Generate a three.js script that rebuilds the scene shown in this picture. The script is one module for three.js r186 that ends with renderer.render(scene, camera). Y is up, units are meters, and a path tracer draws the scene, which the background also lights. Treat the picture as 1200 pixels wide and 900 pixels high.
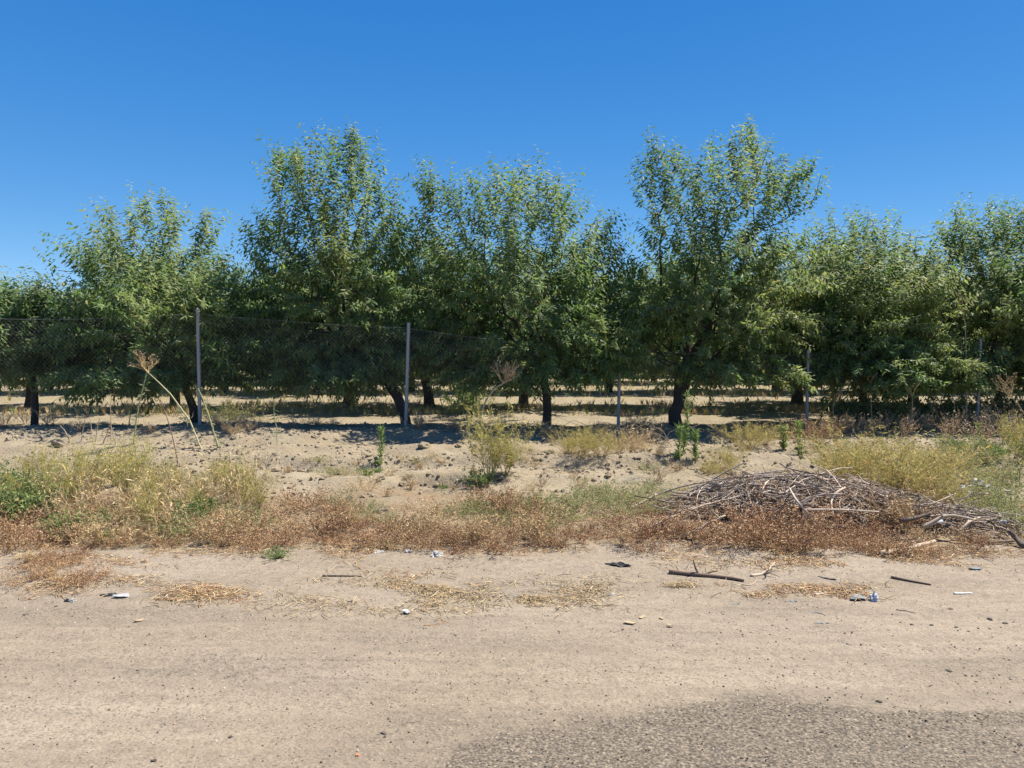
import * as THREE from 'three';
import { mergeGeometries } from 'three/addons/utils/BufferGeometryUtils.js';

// ------------------------------------------------------------------ camera, sky, sun, exposure
const scene = new THREE.Scene();
const F = 850, PITCH = Math.atan(40 / F), EYE = 1.6;
const camera = new THREE.PerspectiveCamera(2 * Math.atan(450 / F) * 180 / Math.PI, 4 / 3, 0.05, 3000);
camera.position.set(0, EYE, 0);
camera.rotation.set(-PITCH, 0, 0);
const SUN = new THREE.Vector3(0.44, 0.86, -0.20).normalize();
{
  const W = 1024, H = 512, data = new Float32Array(W * H * 4);
  const haze = [0.50, 0.60, 0.66], hor = [0.155, 0.395, 0.635], mid = [0.0055, 0.106, 0.370], zen = [0.006, 0.060, 0.215];
  for (let j = 0; j < H; j++) {
    const e = ((j + 0.5) / H - 0.5) * Math.PI, ee = Math.max(e, 0);
    const a = Math.exp(-ee / 0.19), hz = Math.exp(-ee / 0.05), b = Math.min(1, ee / 1.2), bb = b * b * (3 - 2 * b);
    for (let i = 0; i < W; i++) {
      const r = ((i + 0.5) / W - 0.5) * 2 * Math.PI;
      const c = Math.cos(r) * Math.cos(e) * SUN.x + Math.sin(e) * SUN.y + Math.sin(r) * Math.cos(e) * SUN.z;
      const g = 0.86 + 0.16 * Math.max(0, c * 0.5 + 0.5) + 0.22 * Math.pow(Math.max(0, c), 6);
      for (let k = 0; k < 3; k++) {
        const base = mid[k] * (1 - bb) + zen[k] * bb;
        const air = base + (hor[k] - base) * a; data[(j * W + i) * 4 + k] = (air + (haze[k] - air) * hz) * g + (0.10 - 0.02 * k) * Math.pow(Math.max(0, c), 9);
      }
      data[(j * W + i) * 4 + 3] = 1;
    }
  }
  const sky = new THREE.DataTexture(data, W, H, THREE.RGBAFormat, THREE.FloatType);
  sky.mapping = THREE.EquirectangularReflectionMapping;
  sky.magFilter = THREE.LinearFilter; sky.needsUpdate = true;
  scene.background = sky; scene.environment = sky;
}
const sun = new THREE.DirectionalLight(new THREE.Color(1.0, 0.93, 0.82), 5.0);
sun.position.copy(SUN).multiplyScalar(60).add(new THREE.Vector3(0, 0, -14));
sun.target.position.set(0, 0, -14);
sun.castShadow = true;
Object.assign(sun.shadow.camera, { left: -30, right: 30, top: 30, bottom: -30, near: 1, far: 140 });
sun.shadow.mapSize.set(4096, 4096);
scene.add(sun, sun.target);
const renderer = new THREE.WebGLRenderer({ antialias: true });
renderer.toneMapping = THREE.LinearToneMapping;
renderer.toneMappingExposure = 1.85;
renderer.shadowMap.enabled = true;

// ------------------------------------------------------------------ helpers
function rng(seed) { let s = seed >>> 0; return () => { s = (s + 0x6d2b79f5) | 0; let t = Math.imul(s ^ (s >>> 15), 1 | s); t = (t + Math.imul(t ^ (t >>> 7), 61 | t)) ^ t; return ((t ^ (t >>> 14)) >>> 0) / 4294967296; }; }
const V = (x, y, z) => new THREE.Vector3(x, y, z);
const clamp = (x, a, b) => Math.min(b, Math.max(a, x));
const sstep = (a, b, x) => { const t = clamp((x - a) / (b - a), 0, 1); return t * t * (3 - 2 * t); };
const lerp = (a, b, t) => a + (b - a) * t;
const gauss = (r) => (r() + r() + r() + r() - 2) * 1.0;
const TAB = new Float32Array(65536); { const r = rng(77); for (let i = 0; i < 65536; i++) TAB[i] = r() * 2 - 1; }
function vn(x, y) {
  const ix = Math.floor(x), iy = Math.floor(y); let fx = x - ix, fy = y - iy;
  fx = fx * fx * (3 - 2 * fx); fy = fy * fy * (3 - 2 * fy);
  const a = TAB[(ix & 255) | ((iy & 255) << 8)], b = TAB[((ix + 1) & 255) | ((iy & 255) << 8)], c = TAB[(ix & 255) | (((iy + 1) & 255) << 8)], d = TAB[((ix + 1) & 255) | (((iy + 1) & 255) << 8)];
  return a + (b - a) * fx + (c - a) * fy + (a - b - c + d) * fx * fy;
}
function fbm(x, y, n = 4) { let s = 0, a = 0.5; for (let i = 0; i < n; i++) { s += a * vn(x, y); x = x * 2.03 + 17.3; y = y * 2.03 + 5.1; a *= 0.5; } return s; }

const counts = {};
function numbered(n) { const k = counts[n] = (counts[n] ?? -1) + 1; return k ? n + '_' + String(k).padStart(3, '0') : n; }
function tag(o, label, category, group) { o.userData.label = label; o.userData.category = category; if (group) o.userData.group = group; return o; }
function add(o, name) { o.name = numbered(name); scene.add(o); return o; }
function part(name, geo, m, parent, kind) { const o = new THREE.Mesh(geo, m); o.name = name; if (kind) o.userData.kind = kind; parent.add(o); return o; }
function copyOf(o, label, group) { const c = o.clone(); c.name = numbered(o.name.replace(/_\d+$/, '')); if (label) c.userData.label = label; if (group) c.userData.group = group; scene.add(c); return c; }

// growing buffers of triangles with vertex colours
class Buf {
  constructor() { this.p = []; this.c = []; this.i = []; this.n = 0; }
  v(x, y, z, c) { this.p.push(x, y, z); this.c.push(c[0], c[1], c[2]); return this.n++; }
  geo(smooth = true) {
    let g = new THREE.BufferGeometry();
    g.setAttribute('position', new THREE.Float32BufferAttribute(this.p, 3));
    g.setAttribute('color', new THREE.Float32BufferAttribute(this.c, 3));
    g.setIndex(this.n > 65535 ? new THREE.Uint32BufferAttribute(this.i, 1) : new THREE.Uint16BufferAttribute(this.i, 1));
    if (!smooth) g = g.toNonIndexed();
    g.computeVertexNormals();
    return g;
  }
  // tapered tube along points [x,y,z], radii per point
  tube(pts, rad, sides, col, cap = true, rough = 0, r = null) {
    const n = pts.length; let ux = 0, uy = 0, uz = 0, first = this.n;
    for (let k = 0; k < n; k++) {
      const a = pts[Math.max(0, k - 1)], b = pts[Math.min(n - 1, k + 1)];
      let tx = b[0] - a[0], ty = b[1] - a[1], tz = b[2] - a[2]; const l = Math.hypot(tx, ty, tz) || 1; tx /= l; ty /= l; tz /= l;
      if (k === 0) { if (Math.abs(ty) < 0.9) { ux = -tz; uy = 0; uz = tx; } else { ux = 1; uy = 0; uz = 0; } }
      const d = ux * tx + uy * ty + uz * tz; ux -= d * tx; uy -= d * ty; uz -= d * tz; const m = Math.hypot(ux, uy, uz) || 1; ux /= m; uy /= m; uz /= m;
      const wx = ty * uz - tz * uy, wy = tz * ux - tx * uz, wz = tx * uy - ty * ux;
      for (let s = 0; s < sides; s++) {
        const an = s / sides * Math.PI * 2, R = rad[k] * (rough ? 1 + rough * (r() - 0.5) : 1), c = Math.cos(an) * R, q = Math.sin(an) * R;
        this.v(pts[k][0] + ux * c + wx * q, pts[k][1] + uy * c + wy * q, pts[k][2] + uz * c + wz * q, Array.isArray(col[0]) ? col[k] : col);
      }
    }
    for (let k = 0; k < n - 1; k++) for (let s = 0; s < sides; s++) {
      const a = first + k * sides + s, b = first + k * sides + (s + 1) % sides, c = a + sides, d = b + sides;
      this.i.push(a, b, d, a, d, c);
    }
    if (cap) { for (let s = 1; s < sides - 1; s++) { this.i.push(first, first + s + 1, first + s); const e = first + (n - 1) * sides; this.i.push(e, e + s, e + s + 1); } }
  }
  // folded leaf: base point, direction, side vector, length, width
  leaf(b, d, s, L, w, col, fold = 0.25, curl = 0) {
    const nx = d[1] * s[2] - d[2] * s[1], ny = d[2] * s[0] - d[0] * s[2], nz = d[0] * s[1] - d[1] * s[0];
    const mx = b[0] + d[0] * L * 0.45, my = b[1] + d[1] * L * 0.45, mz = b[2] + d[2] * L * 0.45, h = w * 0.5, f = w * fold;
    const B = this.v(b[0], b[1], b[2], col), M = this.v(mx, my, mz, col);
    const Lf = this.v(mx + s[0] * h + nx * f, my + s[1] * h + ny * f, mz + s[2] * h + nz * f, col);
    const Rt = this.v(mx - s[0] * h + nx * f, my - s[1] * h + ny * f, mz - s[2] * h + nz * f, col);
    const T = this.v(b[0] + d[0] * L - nx * curl * L, b[1] + d[1] * L - ny * curl * L - Math.abs(curl) * L * 0.4, b[2] + d[2] * L - nz * curl * L, col);
    this.i.push(B, M, Lf, B, Rt, M, Lf, M, T, M, Rt, T);
  }
  // two-triangle blade
  blade(b, t, s, w, col) {
    const m = [lerp(b[0], t[0], 0.4), lerp(b[1], t[1], 0.4), lerp(b[2], t[2], 0.4)];
    const B = this.v(...b, col), Lf = this.v(m[0] + s[0] * w, m[1] + s[1] * w, m[2] + s[2] * w, col), Rt = this.v(m[0] - s[0] * w, m[1] - s[1] * w, m[2] - s[2] * w, col), T = this.v(...t, col);
    this.i.push(B, Rt, Lf, Lf, Rt, T);
  }
}
const nrm = (a) => { const l = Math.hypot(a[0], a[1], a[2]) || 1; return [a[0] / l, a[1] / l, a[2] / l]; };
const crs = (a, b) => [a[1] * b[2] - a[2] * b[1], a[2] * b[0] - a[0] * b[2], a[0] * b[1] - a[1] * b[0]];
const mul = (c, k) => [c[0] * k, c[1] * k, c[2] * k];
const mixc = (a, b, t) => [lerp(a[0], b[0], t), lerp(a[1], b[1], t), lerp(a[2], b[2], t)];
const vary = (r, c, k = 0.25) => { const m = 1 + (r() - 0.5) * 2 * k, t = (r() - 0.5) * k * 0.5; return [c[0] * m * (1 + t), c[1] * m, c[2] * m * (1 - t)]; };
const rdir = (r) => { const z = r() * 2 - 1, a = r() * 6.2832, q = Math.sqrt(1 - z * z); return [q * Math.cos(a), z, q * Math.sin(a)]; };

// ------------------------------------------------------------------ terrain (d = metres in front of the camera, -z)
const fenceD = (x) => 11.66 + 0.1386 * x;
const crest = (x) => x < -1.68 ? lerp(0.36, 0.44, clamp((-1.68 - x) / 3.1, 0, 1.1)) : lerp(0.36, 0.25, clamp((x + 1.68) / 5, 0, 1));
const ORCH = 0.22;
function heightAt(x, z) {
  const d = -z;
  let y = 0;
  const edge = 5.75 + 0.12 * vn(x * 0.9, 3.3);
  y += 0.05 * sstep(edge, edge + 1.6, d) + 0.19 * sstep(7.4, 10.2, d);
  const fd = fenceD(x), up = sstep(fd - 1.15, fd - 0.3, d), dn = sstep(fd + 0.25, fd + 1.3, d), c = crest(x);
  y = lerp(lerp(y, c, up), ORCH, dn);
  if (d > 5.4 && d < 30) {
    const v = sstep(5.6, 6.4, d) * (1 - sstep(16, 30, d) * 0.5), bank = sstep(7.6, 8.4, d) * (1 - sstep(fd + 0.3, fd + 1.2, d));
    y += v * (0.035 * vn(x * 1.3, d * 1.6) + 0.016 * vn(x * 4.1 + 9, d * 4.3));
    y += bank * (0.018 * vn(x * 1.7 + 40, d * 3.1) + 0.014 * vn(x * 5.3, d * 7.1) + 0.012 * vn(x * 11.3, d * 12.7));
    // furrow ledges on the bank
    const w1 = d + 0.18 * vn(x * 0.8, 7.7), w2 = d + 0.15 * vn(x * 0.9, 1.7);
    y += 0.07 * Math.exp(-Math.pow((w1 - 9.25) / 0.17, 2)) - 0.05 * Math.exp(-Math.pow((w1 - 8.95) / 0.16, 2));
    y += 0.06 * Math.exp(-Math.pow((w2 - 8.35) / 0.15, 2)) + 0.04 * Math.exp(-Math.pow((w2 - 9.9) / 0.14, 2));
    // the small washed-out hollow in the bank
    const hx = (x + 0.92) / 0.36, hz = (d - 8.35) / 0.2;
    y -= 0.20 * Math.exp(-Math.pow(hx * hx + hz * hz, 2));
    // low orchard ridges under the tree rows
    if (d > 12) y += 0.03 * vn(x * 1.1, d * 1.2) * sstep(12, 13, d);
  }
  if (d <= 6.2) {
    const k = 1 - sstep(5.6, 6.2, d);
    y += k * (0.012 * vn(x * 0.7 + 3, d * 1.3) + 0.005 * vn(x * 3.1, d * 5.3));
    const w = d + 0.05 * x + 0.05 * vn(x * 0.6, 2.2);
    y += k * (0.006 * Math.sin(w * 21) * Math.exp(-Math.pow((w - 3.9) / 0.3, 2)) + 0.018 * Math.exp(-Math.pow((w - 5.35) / 0.22, 2)));
  }
  return y;
}
// a point of the ground from where the photograph shows it
function gp(u, v) {
  const cp = Math.cos(PITCH), sp = Math.sin(PITCH);
  const x = (u - 600) / F, yc = -(v - 450) / F; const dir = [x, yc * cp - sp, -cp - yc * sp];
  let t = 1.5;
  for (; t < 80; t += 0.02) { if (EYE + dir[1] * t <= heightAt(dir[0] * t, dir[2] * t)) break; }
  return V(dir[0] * t, heightAt(dir[0] * t, dir[2] * t), dir[2] * t);
}
// a point at a given depth along the same ray
function at(u, v, d) {
  const cp = Math.cos(PITCH), sp = Math.sin(PITCH), yc = -(v - 450) / F;
  const dir = [(u - 600) / F, yc * cp - sp, -cp - yc * sp], t = d / -dir[2];
  return V(dir[0] * t, EYE + dir[1] * t, -d);
}

// ------------------------------------------------------------------ textures
function dataTex(w, h, fn, srgb) {
  const data = new Uint8Array(w * h * 4);
  for (let j = 0; j < h; j++) for (let i = 0; i < w; i++) { const c = fn(i, j), o = (j * w + i) * 4; data[o] = clamp(c[0], 0, 1) * 255; data[o + 1] = clamp(c[1], 0, 1) * 255; data[o + 2] = clamp(c[2], 0, 1) * 255; data[o + 3] = 255; }
  const t = new THREE.DataTexture(data, w, h); t.wrapS = t.wrapT = THREE.RepeatWrapping; t.magFilter = THREE.LinearFilter; t.minFilter = THREE.LinearMipmapLinearFilter; t.generateMipmaps = true;
  if (srgb) t.colorSpace = THREE.SRGBColorSpace; t.needsUpdate = true; return t;
}
const toS = (l) => l <= 0.0031308 ? l * 12.92 : 1.055 * Math.pow(l, 1 / 2.4) - 0.055;
// tileable soil grain, 1024 px = 2.56 m
const tile = (x, y, f, o) => { // tileable value noise with integer frequency
  const X = x * f, Y = y * f, ix = Math.floor(X), iy = Math.floor(Y); let fx = X - ix, fy = Y - iy; fx = fx * fx * (3 - 2 * fx); fy = fy * fy * (3 - 2 * fy);
  const h = (a, b) => TAB[((((a % f) + f) % f) * 73 + (((b % f) + f) % f) * 179 + o * 911 + ((((a % f) + f) % f) * (((b % f) + f) % f)) * 7) & 65535];
  const a = h(ix, iy), b = h(ix + 1, iy), c = h(ix, iy + 1), d = h(ix + 1, iy + 1);
  return a + (b - a) * fx + (c - a) * fy + (a - b - c + d) * fx * fy;
};
const soilH = new Float32Array(1024 * 1024);
for (let j = 0; j < 1024; j++) for (let i = 0; i < 1024; i++) { const x = i / 1024, y = j / 1024; soilH[j * 1024 + i] = 0.30 * tile(x, y, 12, 1) + 0.28 * tile(x, y, 37, 2) + 0.30 * tile(x, y, 97, 3) + 0.32 * tile(x, y, 241, 4); }
const soilMap = dataTex(1024, 1024, (i, j) => { const h = soilH[j * 1024 + i], k = 0.86 + 0.20 * h + 0.10 * TAB[(i * 31 + j * 517) & 65535]; const t = 0.03 * tile(i / 1024, j / 1024, 9, 8); return [toS(k * (1 + t)), toS(k), toS(k * (1 - t))]; }, true);
const soilBump = dataTex(1024, 1024, (i, j) => { const h = 0.5 + 0.42 * soilH[j * 1024 + i]; return [h, h, h]; });

// the road: dust over old asphalt, x -4.7..4.7, d 1.2..6.6
const RX0 = -4.7, RX1 = 4.7, RD0 = 1.2, RD1 = 6.6, RW = 2048, RH = 2048;
const roadN = new Uint8Array(RW * RH);
function patchMask(x, d) { // how thin the dust is: where the old asphalt shows
  const wob = 0.10 * fbm(x * 1.7, d * 2.3, 3);
  // main bare area; upper edge runs from (-.25, 2.85) over (1.0,3.37) to (2.3,3.05)
  const top = x < 1.0 ? lerp(2.76, 3.26, Math.sqrt(clamp((x + 0.26) / 1.25, 0, 1))) : lerp(3.26, 2.92, sstep(1.0, 2.2, x));
  let m = sstep(0.10, -0.14, d - top + wob * 1.5) * sstep(-0.44, -0.10, x + wob * 1.8);
  // a dusty tongue inside on the right
  const tongue = sstep(0.35, 1.4, x) * Math.exp(-Math.pow((d - 2.86 - 0.03 * x) / 0.07, 2)) * 0.25;
  m = Math.max(0, m * (0.86 - tongue));
  const dark = sstep(1.0, 1.9, x) * Math.exp(-Math.pow((d - (3.00 + 0.02 * x) + wob) / 0.07, 2));
  m = Math.max(m, dark);
  // faint tyre-cleaned bands
  const w = d + 0.045 * x + 0.02 * vn(x * 0.8, 9.1);
  m += 0.24 * Math.exp(-Math.pow((w - 3.42) / 0.10, 2)) * sstep(0.3, -0.8, x) + 0.22 * Math.exp(-Math.pow((w - 3.02) / 0.07, 2)) * sstep(0.2, -0.6, x);
  m += 0.20 * Math.exp(-Math.pow((w - 3.75) / 0.05, 2)) + 0.14 * Math.exp(-Math.pow((w - 4.25) / 0.07, 2)) + 0.10 * Math.exp(-Math.pow((w - 4.62) / 0.05, 2));
  m += 0.30 * Math.exp(-Math.pow((d + 0.10 * x - 3.36) / 0.008, 2)) * sstep(0.4, -0.4, x) * (0.6 + 0.4 * vn(x * 3, 4)) + 0.22 * Math.exp(-Math.pow((d + 0.02 * x - 3.62) / 0.010, 2)) * (0.5 + 0.5 * vn(x * 2, 8)) + 0.22 * Math.exp(-Math.pow((d - 0.015 * x - 4.02) / 0.010, 2)) * (0.5 + 0.5 * vn(x * 2, 18));
  const tread = d + 0.06 * x; m += 0.16 * Math.exp(-Math.pow((tread - 3.25) / 0.06, 2)) * (0.5 + 0.5 * Math.sin(x * 90 + d * 60)) * sstep(-0.2, -0.9, x);
  m += 0.30 * sstep(0.25, 0.62, fbm(x * 0.7 + 8, d * 3.6 + 4, 3) + 0.3) * sstep(5.3, 4.9, d);
  return clamp(m, 0, 1);
}
const roadMap = dataTex(RW, RH, (i, j) => {
  const x = lerp(RX0, RX1, (i + 0.5) / RW), d = lerp(RD0, RD1, (j + 0.5) / RH);
  const wn = TAB[(i * 7919 + j * 104729 + (i * j) % 8191) & 65535];
  const m = patchMask(x, d);
  const g1 = vn(x * 150, d * 150), g2 = vn(x * 62 + 31, d * 62), g3 = vn(x * 21, d * 26);
  const low = fbm(x * 0.8 + 2, d * 1.7, 4), st = vn(x * 1.3 + 5, (d + 0.045 * x) * 17) * 0.6 + vn(x * 2.2, (d + 0.045 * x) * 41) * 0.4;
  // stones stick out of the dust where it is thin
  const stone = g1 * 0.55 + g2 * 0.45;
  const bare = clamp((m * 1.55 - 0.45 + stone * 0.95) * 1.6 + 0.12, 0, 1) * sstep(0.02, 0.3, m + 0.04);
  const sand = mixc([0.266, 0.218, 0.163], [0.230, 0.186, 0.134], clamp(0.5 + low, 0, 1));
  const st2 = vn(x * 0.5 + 3, (d + 0.03 * x) * 9) * 0.6 + vn(x * 0.9, (d - 0.02 * x) * 23 + 7) * 0.4;
  let k = 0.98 + 0.10 * g3 + 0.16 * wn + 0.13 * g1 + 0.09 * g2 + (0.07 * st + 0.12 * st2) * sstep(5.6, 4.8, d);
  let c = mul(sand, k);
  const asp = mul(mixc([0.070, 0.058, 0.045], [0.25, 0.205, 0.148], clamp(0.32 + g1 * 0.65 + 0.25 * wn, 0, 1)), 1 + 0.15 * wn);
  c = mixc(c, asp, bare * 0.9);
  if (g1 < -0.62 + 0.3 * st2 && wn < 0.3) c = mul(c, 0.58); // grit
  if (g1 > 0.80) c = mixc(c, [0.38, 0.33, 0.25], 0.5);
  roadN[j * RW + i] = clamp(0.5 + 0.22 * g1 + 0.16 * g2 + 0.10 * g3 + 0.08 * st + bare * stone * 0.25, 0, 1) * 255;
  return [toS(c[0]), toS(c[1]), toS(c[2])];
}, true);
const roadBump = dataTex(RW, RH, (i, j) => { const h = roadN[j * RW + i] / 255; return [h, h, h]; });
roadMap.wrapS = roadMap.wrapT = roadBump.wrapS = roadBump.wrapT = THREE.MirroredRepeatWrapping;

const M = {
  soil: new THREE.MeshStandardMaterial({ vertexColors: true, map: soilMap, bumpMap: soilBump, bumpScale: 0.02, roughness: 1 }),
  road: new THREE.MeshStandardMaterial({ map: roadMap, bumpMap: roadBump, bumpScale: 0.006, roughness: 1 }),
  leaf: new THREE.MeshPhysicalMaterial({ vertexColors: true, roughness: 0.95, specularIntensity: 0.5, clearcoat: 0.3, clearcoatRoughness: 0.36, transmission: 0.55, thickness: 0, side: THREE.DoubleSide }),
  weed: new THREE.MeshPhysicalMaterial({ vertexColors: true, roughness: 0.98, specularIntensity: 0.3, transmission: 0.4, thickness: 0, side: THREE.DoubleSide }),
  dry: new THREE.MeshStandardMaterial({ vertexColors: true, roughness: 0.95, side: THREE.DoubleSide }),
  bark: new THREE.MeshStandardMaterial({ vertexColors: true, roughness: 1, bumpMap: soilBump, bumpScale: 0.01 }),
  wood: new THREE.MeshStandardMaterial({ vertexColors: true, roughness: 0.95 }),
  galv: new THREE.MeshStandardMaterial({ color: new THREE.Color(0.34, 0.345, 0.35), metalness: 0.3, roughness: 0.6 }),
  wire: new THREE.MeshStandardMaterial({ color: new THREE.Color(0.40, 0.40, 0.395), metalness: 0.3, roughness: 0.55 }),
  stone: new THREE.MeshStandardMaterial({ vertexColors: true, roughness: 1 }),
  grain: new THREE.MeshStandardMaterial({ roughness: 1 }),
  plastic: new THREE.MeshPhysicalMaterial({ color: new THREE.Color(0.60, 0.61, 0.61), roughness: 0.4, transmission: 0.25, thickness: 0, side: THREE.DoubleSide }),
  bluewhite: new THREE.MeshPhysicalMaterial({ color: new THREE.Color(0.38, 0.385, 0.39), roughness: 0.6, side: THREE.DoubleSide }),
  paper: new THREE.MeshStandardMaterial({ color: new THREE.Color(0.38, 0.365, 0.335), roughness: 0.9, side: THREE.DoubleSide }),
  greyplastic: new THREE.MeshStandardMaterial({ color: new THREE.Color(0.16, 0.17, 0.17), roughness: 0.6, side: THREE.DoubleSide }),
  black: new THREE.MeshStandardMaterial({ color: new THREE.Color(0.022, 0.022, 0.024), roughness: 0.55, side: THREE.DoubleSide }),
  blue: new THREE.MeshStandardMaterial({ color: new THREE.Color(0.17, 0.22, 0.25), roughness: 0.5, side: THREE.DoubleSide }),
};

// ------------------------------------------------------------------ ground and road
function axis(lo, hi, step, far, grow) {
  const a = []; for (let x = lo; x <= hi + 1e-6; x += step) a.push(x);
  let s = step, x = a[a.length - 1]; while (x < far[1]) { s *= grow; x += s; a.push(x); }
  s = step; x = a[0]; const b = []; while (x > far[0]) { s *= grow; x -= s; b.unshift(x); }
  return b.concat(a);
}
const SAND = [0.272, 0.220, 0.144], PALE = [0.318, 0.262, 0.180], BROWN = [0.23, 0.150, 0.080], DRYGRASS = [0.31, 0.252, 0.125];
{
  const xs = axis(-9.6, 9.6, 0.06, [-700, 700], 1.16), ds = axis(5.2, 13.4, 0.045, [-60, 900], 1.13);
  const p = [], c = [], uv = [], idx = [], nx = xs.length;
  for (const d of ds) for (const x of xs) {
    p.push(x, heightAt(x, -d) - 0.05 * (1 - sstep(5.35, 5.6, d)), -d); uv.push(x / 2.56, d / 2.56);
    const n = fbm(x * 0.9, d * 0.9, 4), n2 = fbm(x * 3.7 + 5, d * 4.1, 3);
    let col = mixc(SAND, PALE, clamp(0.5 + n + 0.6 * n2, 0, 1));
    const litter = sstep(5.75, 6.1, d + 0.3 * n) * (1 - sstep(7.3, 8.2, d + 0.8 * n)) * clamp(0.75 + 1.0 * n2, 0.25, 1);
    col = mixc(col, BROWN, litter * 0.75);
        const gr = sstep(14, 16, d) * clamp(0.25 + 1.3 * fbm(x * 0.5, d * 1.9 + 60, 4), 0, 0.6); col = mixc(col, DRYGRASS, gr);
    c.push(...col);
  }
  for (let j = 0; j < ds.length - 1; j++) for (let i = 0; i < nx - 1; i++) { const a = j * nx + i; idx.push(a, a + 1, a + nx + 1, a, a + nx + 1, a + nx); }
  const g = new THREE.BufferGeometry();
  g.setAttribute('position', new THREE.Float32BufferAttribute(p, 3)); g.setAttribute('color', new THREE.Float32BufferAttribute(c, 3)); g.setAttribute('uv', new THREE.Float32BufferAttribute(uv, 2));
  g.setIndex(idx); g.computeVertexNormals();
  const o = add(new THREE.Mesh(g, M.soil), 'ground'); o.userData.kind = 'structure'; tag(o, 'bare tan soil of the verge, bank and orchard floor', 'ground');
}
{
  const xs = axis(-5.4, 5.4, 0.045, [-160, 160], 1.2), p = [], uv = [], idx = [], nx = xs.length, rows = 150;
  for (let j = 0; j <= rows; j++) for (const x of xs) {
    const end = 5.85 + 0.16 * vn(x * 1.1, 11.1) + 0.06 * vn(x * 4.3, 2.1), t = j / rows;
    const d = t < 0.1 ? lerp(-7, 1.4, t / 0.1) : lerp(1.4, end, (t - 0.1) / 0.9);
    p.push(x, heightAt(x, -d) + 0.005 * (1 - sstep(0.985, 1, t)) - 0.004 * sstep(0.985, 1, t), -d);
    uv.push((x - RX0) / (RX1 - RX0), (d - RD0) / (RD1 - RD0));
  }
  for (let j = 0; j < rows; j++) for (let i = 0; i < nx - 1; i++) { const a = j * nx + i; idx.push(a, a + 1, a + nx + 1, a, a + nx + 1, a + nx); }
  const g = new THREE.BufferGeometry();
  g.setAttribute('position', new THREE.Float32BufferAttribute(p, 3)); g.setAttribute('uv', new THREE.Float32BufferAttribute(uv, 2)); g.setIndex(idx); g.computeVertexNormals();
  const o = add(new THREE.Mesh(g, M.road), 'dirt_road'); o.userData.kind = 'structure'; tag(o, 'dusty tan road with old dark asphalt showing through', 'road');
}

// ------------------------------------------------------------------ orchard trees
const LEAFC = [[0.168, 0.266, 0.060], [0.216, 0.314, 0.078], [0.130, 0.230, 0.052], [0.285, 0.352, 0.112], [0.108, 0.194, 0.046]], YELLOWLEAF = [0.36, 0.33, 0.10];
function leafyShoot(buf, base, dir, len, n, r, size, tris, hue = 0) {
  // curved stem, leaves all round it that hang from it
  const up = [0, 1, 0], pts = []; let p = base.slice(), d = dir.slice();
  const segs = 4; for (let k = 0; k <= segs; k++) { pts.push(p.slice()); d = nrm([d[0] + gauss(r) * 0.12, d[1] + gauss(r) * 0.10 + (dir[1] > 0.5 ? 0.04 : -0.05), d[2] + gauss(r) * 0.12]); p = [p[0] + d[0] * len / segs, p[1] + d[1] * len / segs, p[2] + d[2] * len / segs]; }
  let a = r() * 6.28; const tint = 0.85 + r() * 0.35, cbase = mixc(LEAFC[Math.floor(r() * LEAFC.length)], hue > 0 ? [0.28, 0.29, 0.08] : [0.105, 0.185, 0.060], Math.abs(hue));
  for (let k = 0; k < n; k++) {
    const t = (k + 0.6) / n, f = t * segs, i = Math.min(segs - 1, Math.floor(f)), q = f - i, A = pts[i], B = pts[i + 1];
    const o = [lerp(A[0], B[0], q), lerp(A[1], B[1], q), lerp(A[2], B[2], q)], ax = nrm([B[0] - A[0], B[1] - A[1], B[2] - A[2]]);
    a += 2.4 + gauss(r) * 0.3; const s1 = nrm(Math.abs(ax[1]) < 0.95 ? crs(ax, up) : [1, 0, 0]), s2 = crs(ax, s1), ca = Math.cos(a), sa = Math.sin(a);
    const rad = [s1[0] * ca + s2[0] * sa, s1[1] * ca + s2[1] * sa, s1[2] * ca + s2[2] * sa], dr = 0.25 + r() * 0.8, al = t > 0.8 ? 0.7 : 0.35;
    const ld = nrm([rad[0] + ax[0] * al, rad[1] + ax[1] * al - dr, rad[2] + ax[2] * al]);
    const L = size * (0.65 + r() * 0.6) * (t > 0.9 ? 0.7 : 1), side = nrm(crs(ld, nrm([rad[0] * 0.3 + gauss(r) * 0.7, 1, rad[2] * 0.3 + gauss(r) * 0.7])));
    let col = mul(vary(r, cbase, 0.22), tint); if (r() < 0.035) col = vary(r, YELLOWLEAF, 0.2);
    if (tris === 4) buf.leaf(o, ld, side, L, L * 0.335, col, 0.22, gauss(r) * 0.16);
    else buf.blade(o, [o[0] + ld[0] * L, o[1] + ld[1] * L, o[2] + ld[2] * L], side, L * 0.15, col);
  }
  return pts;
}
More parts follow.
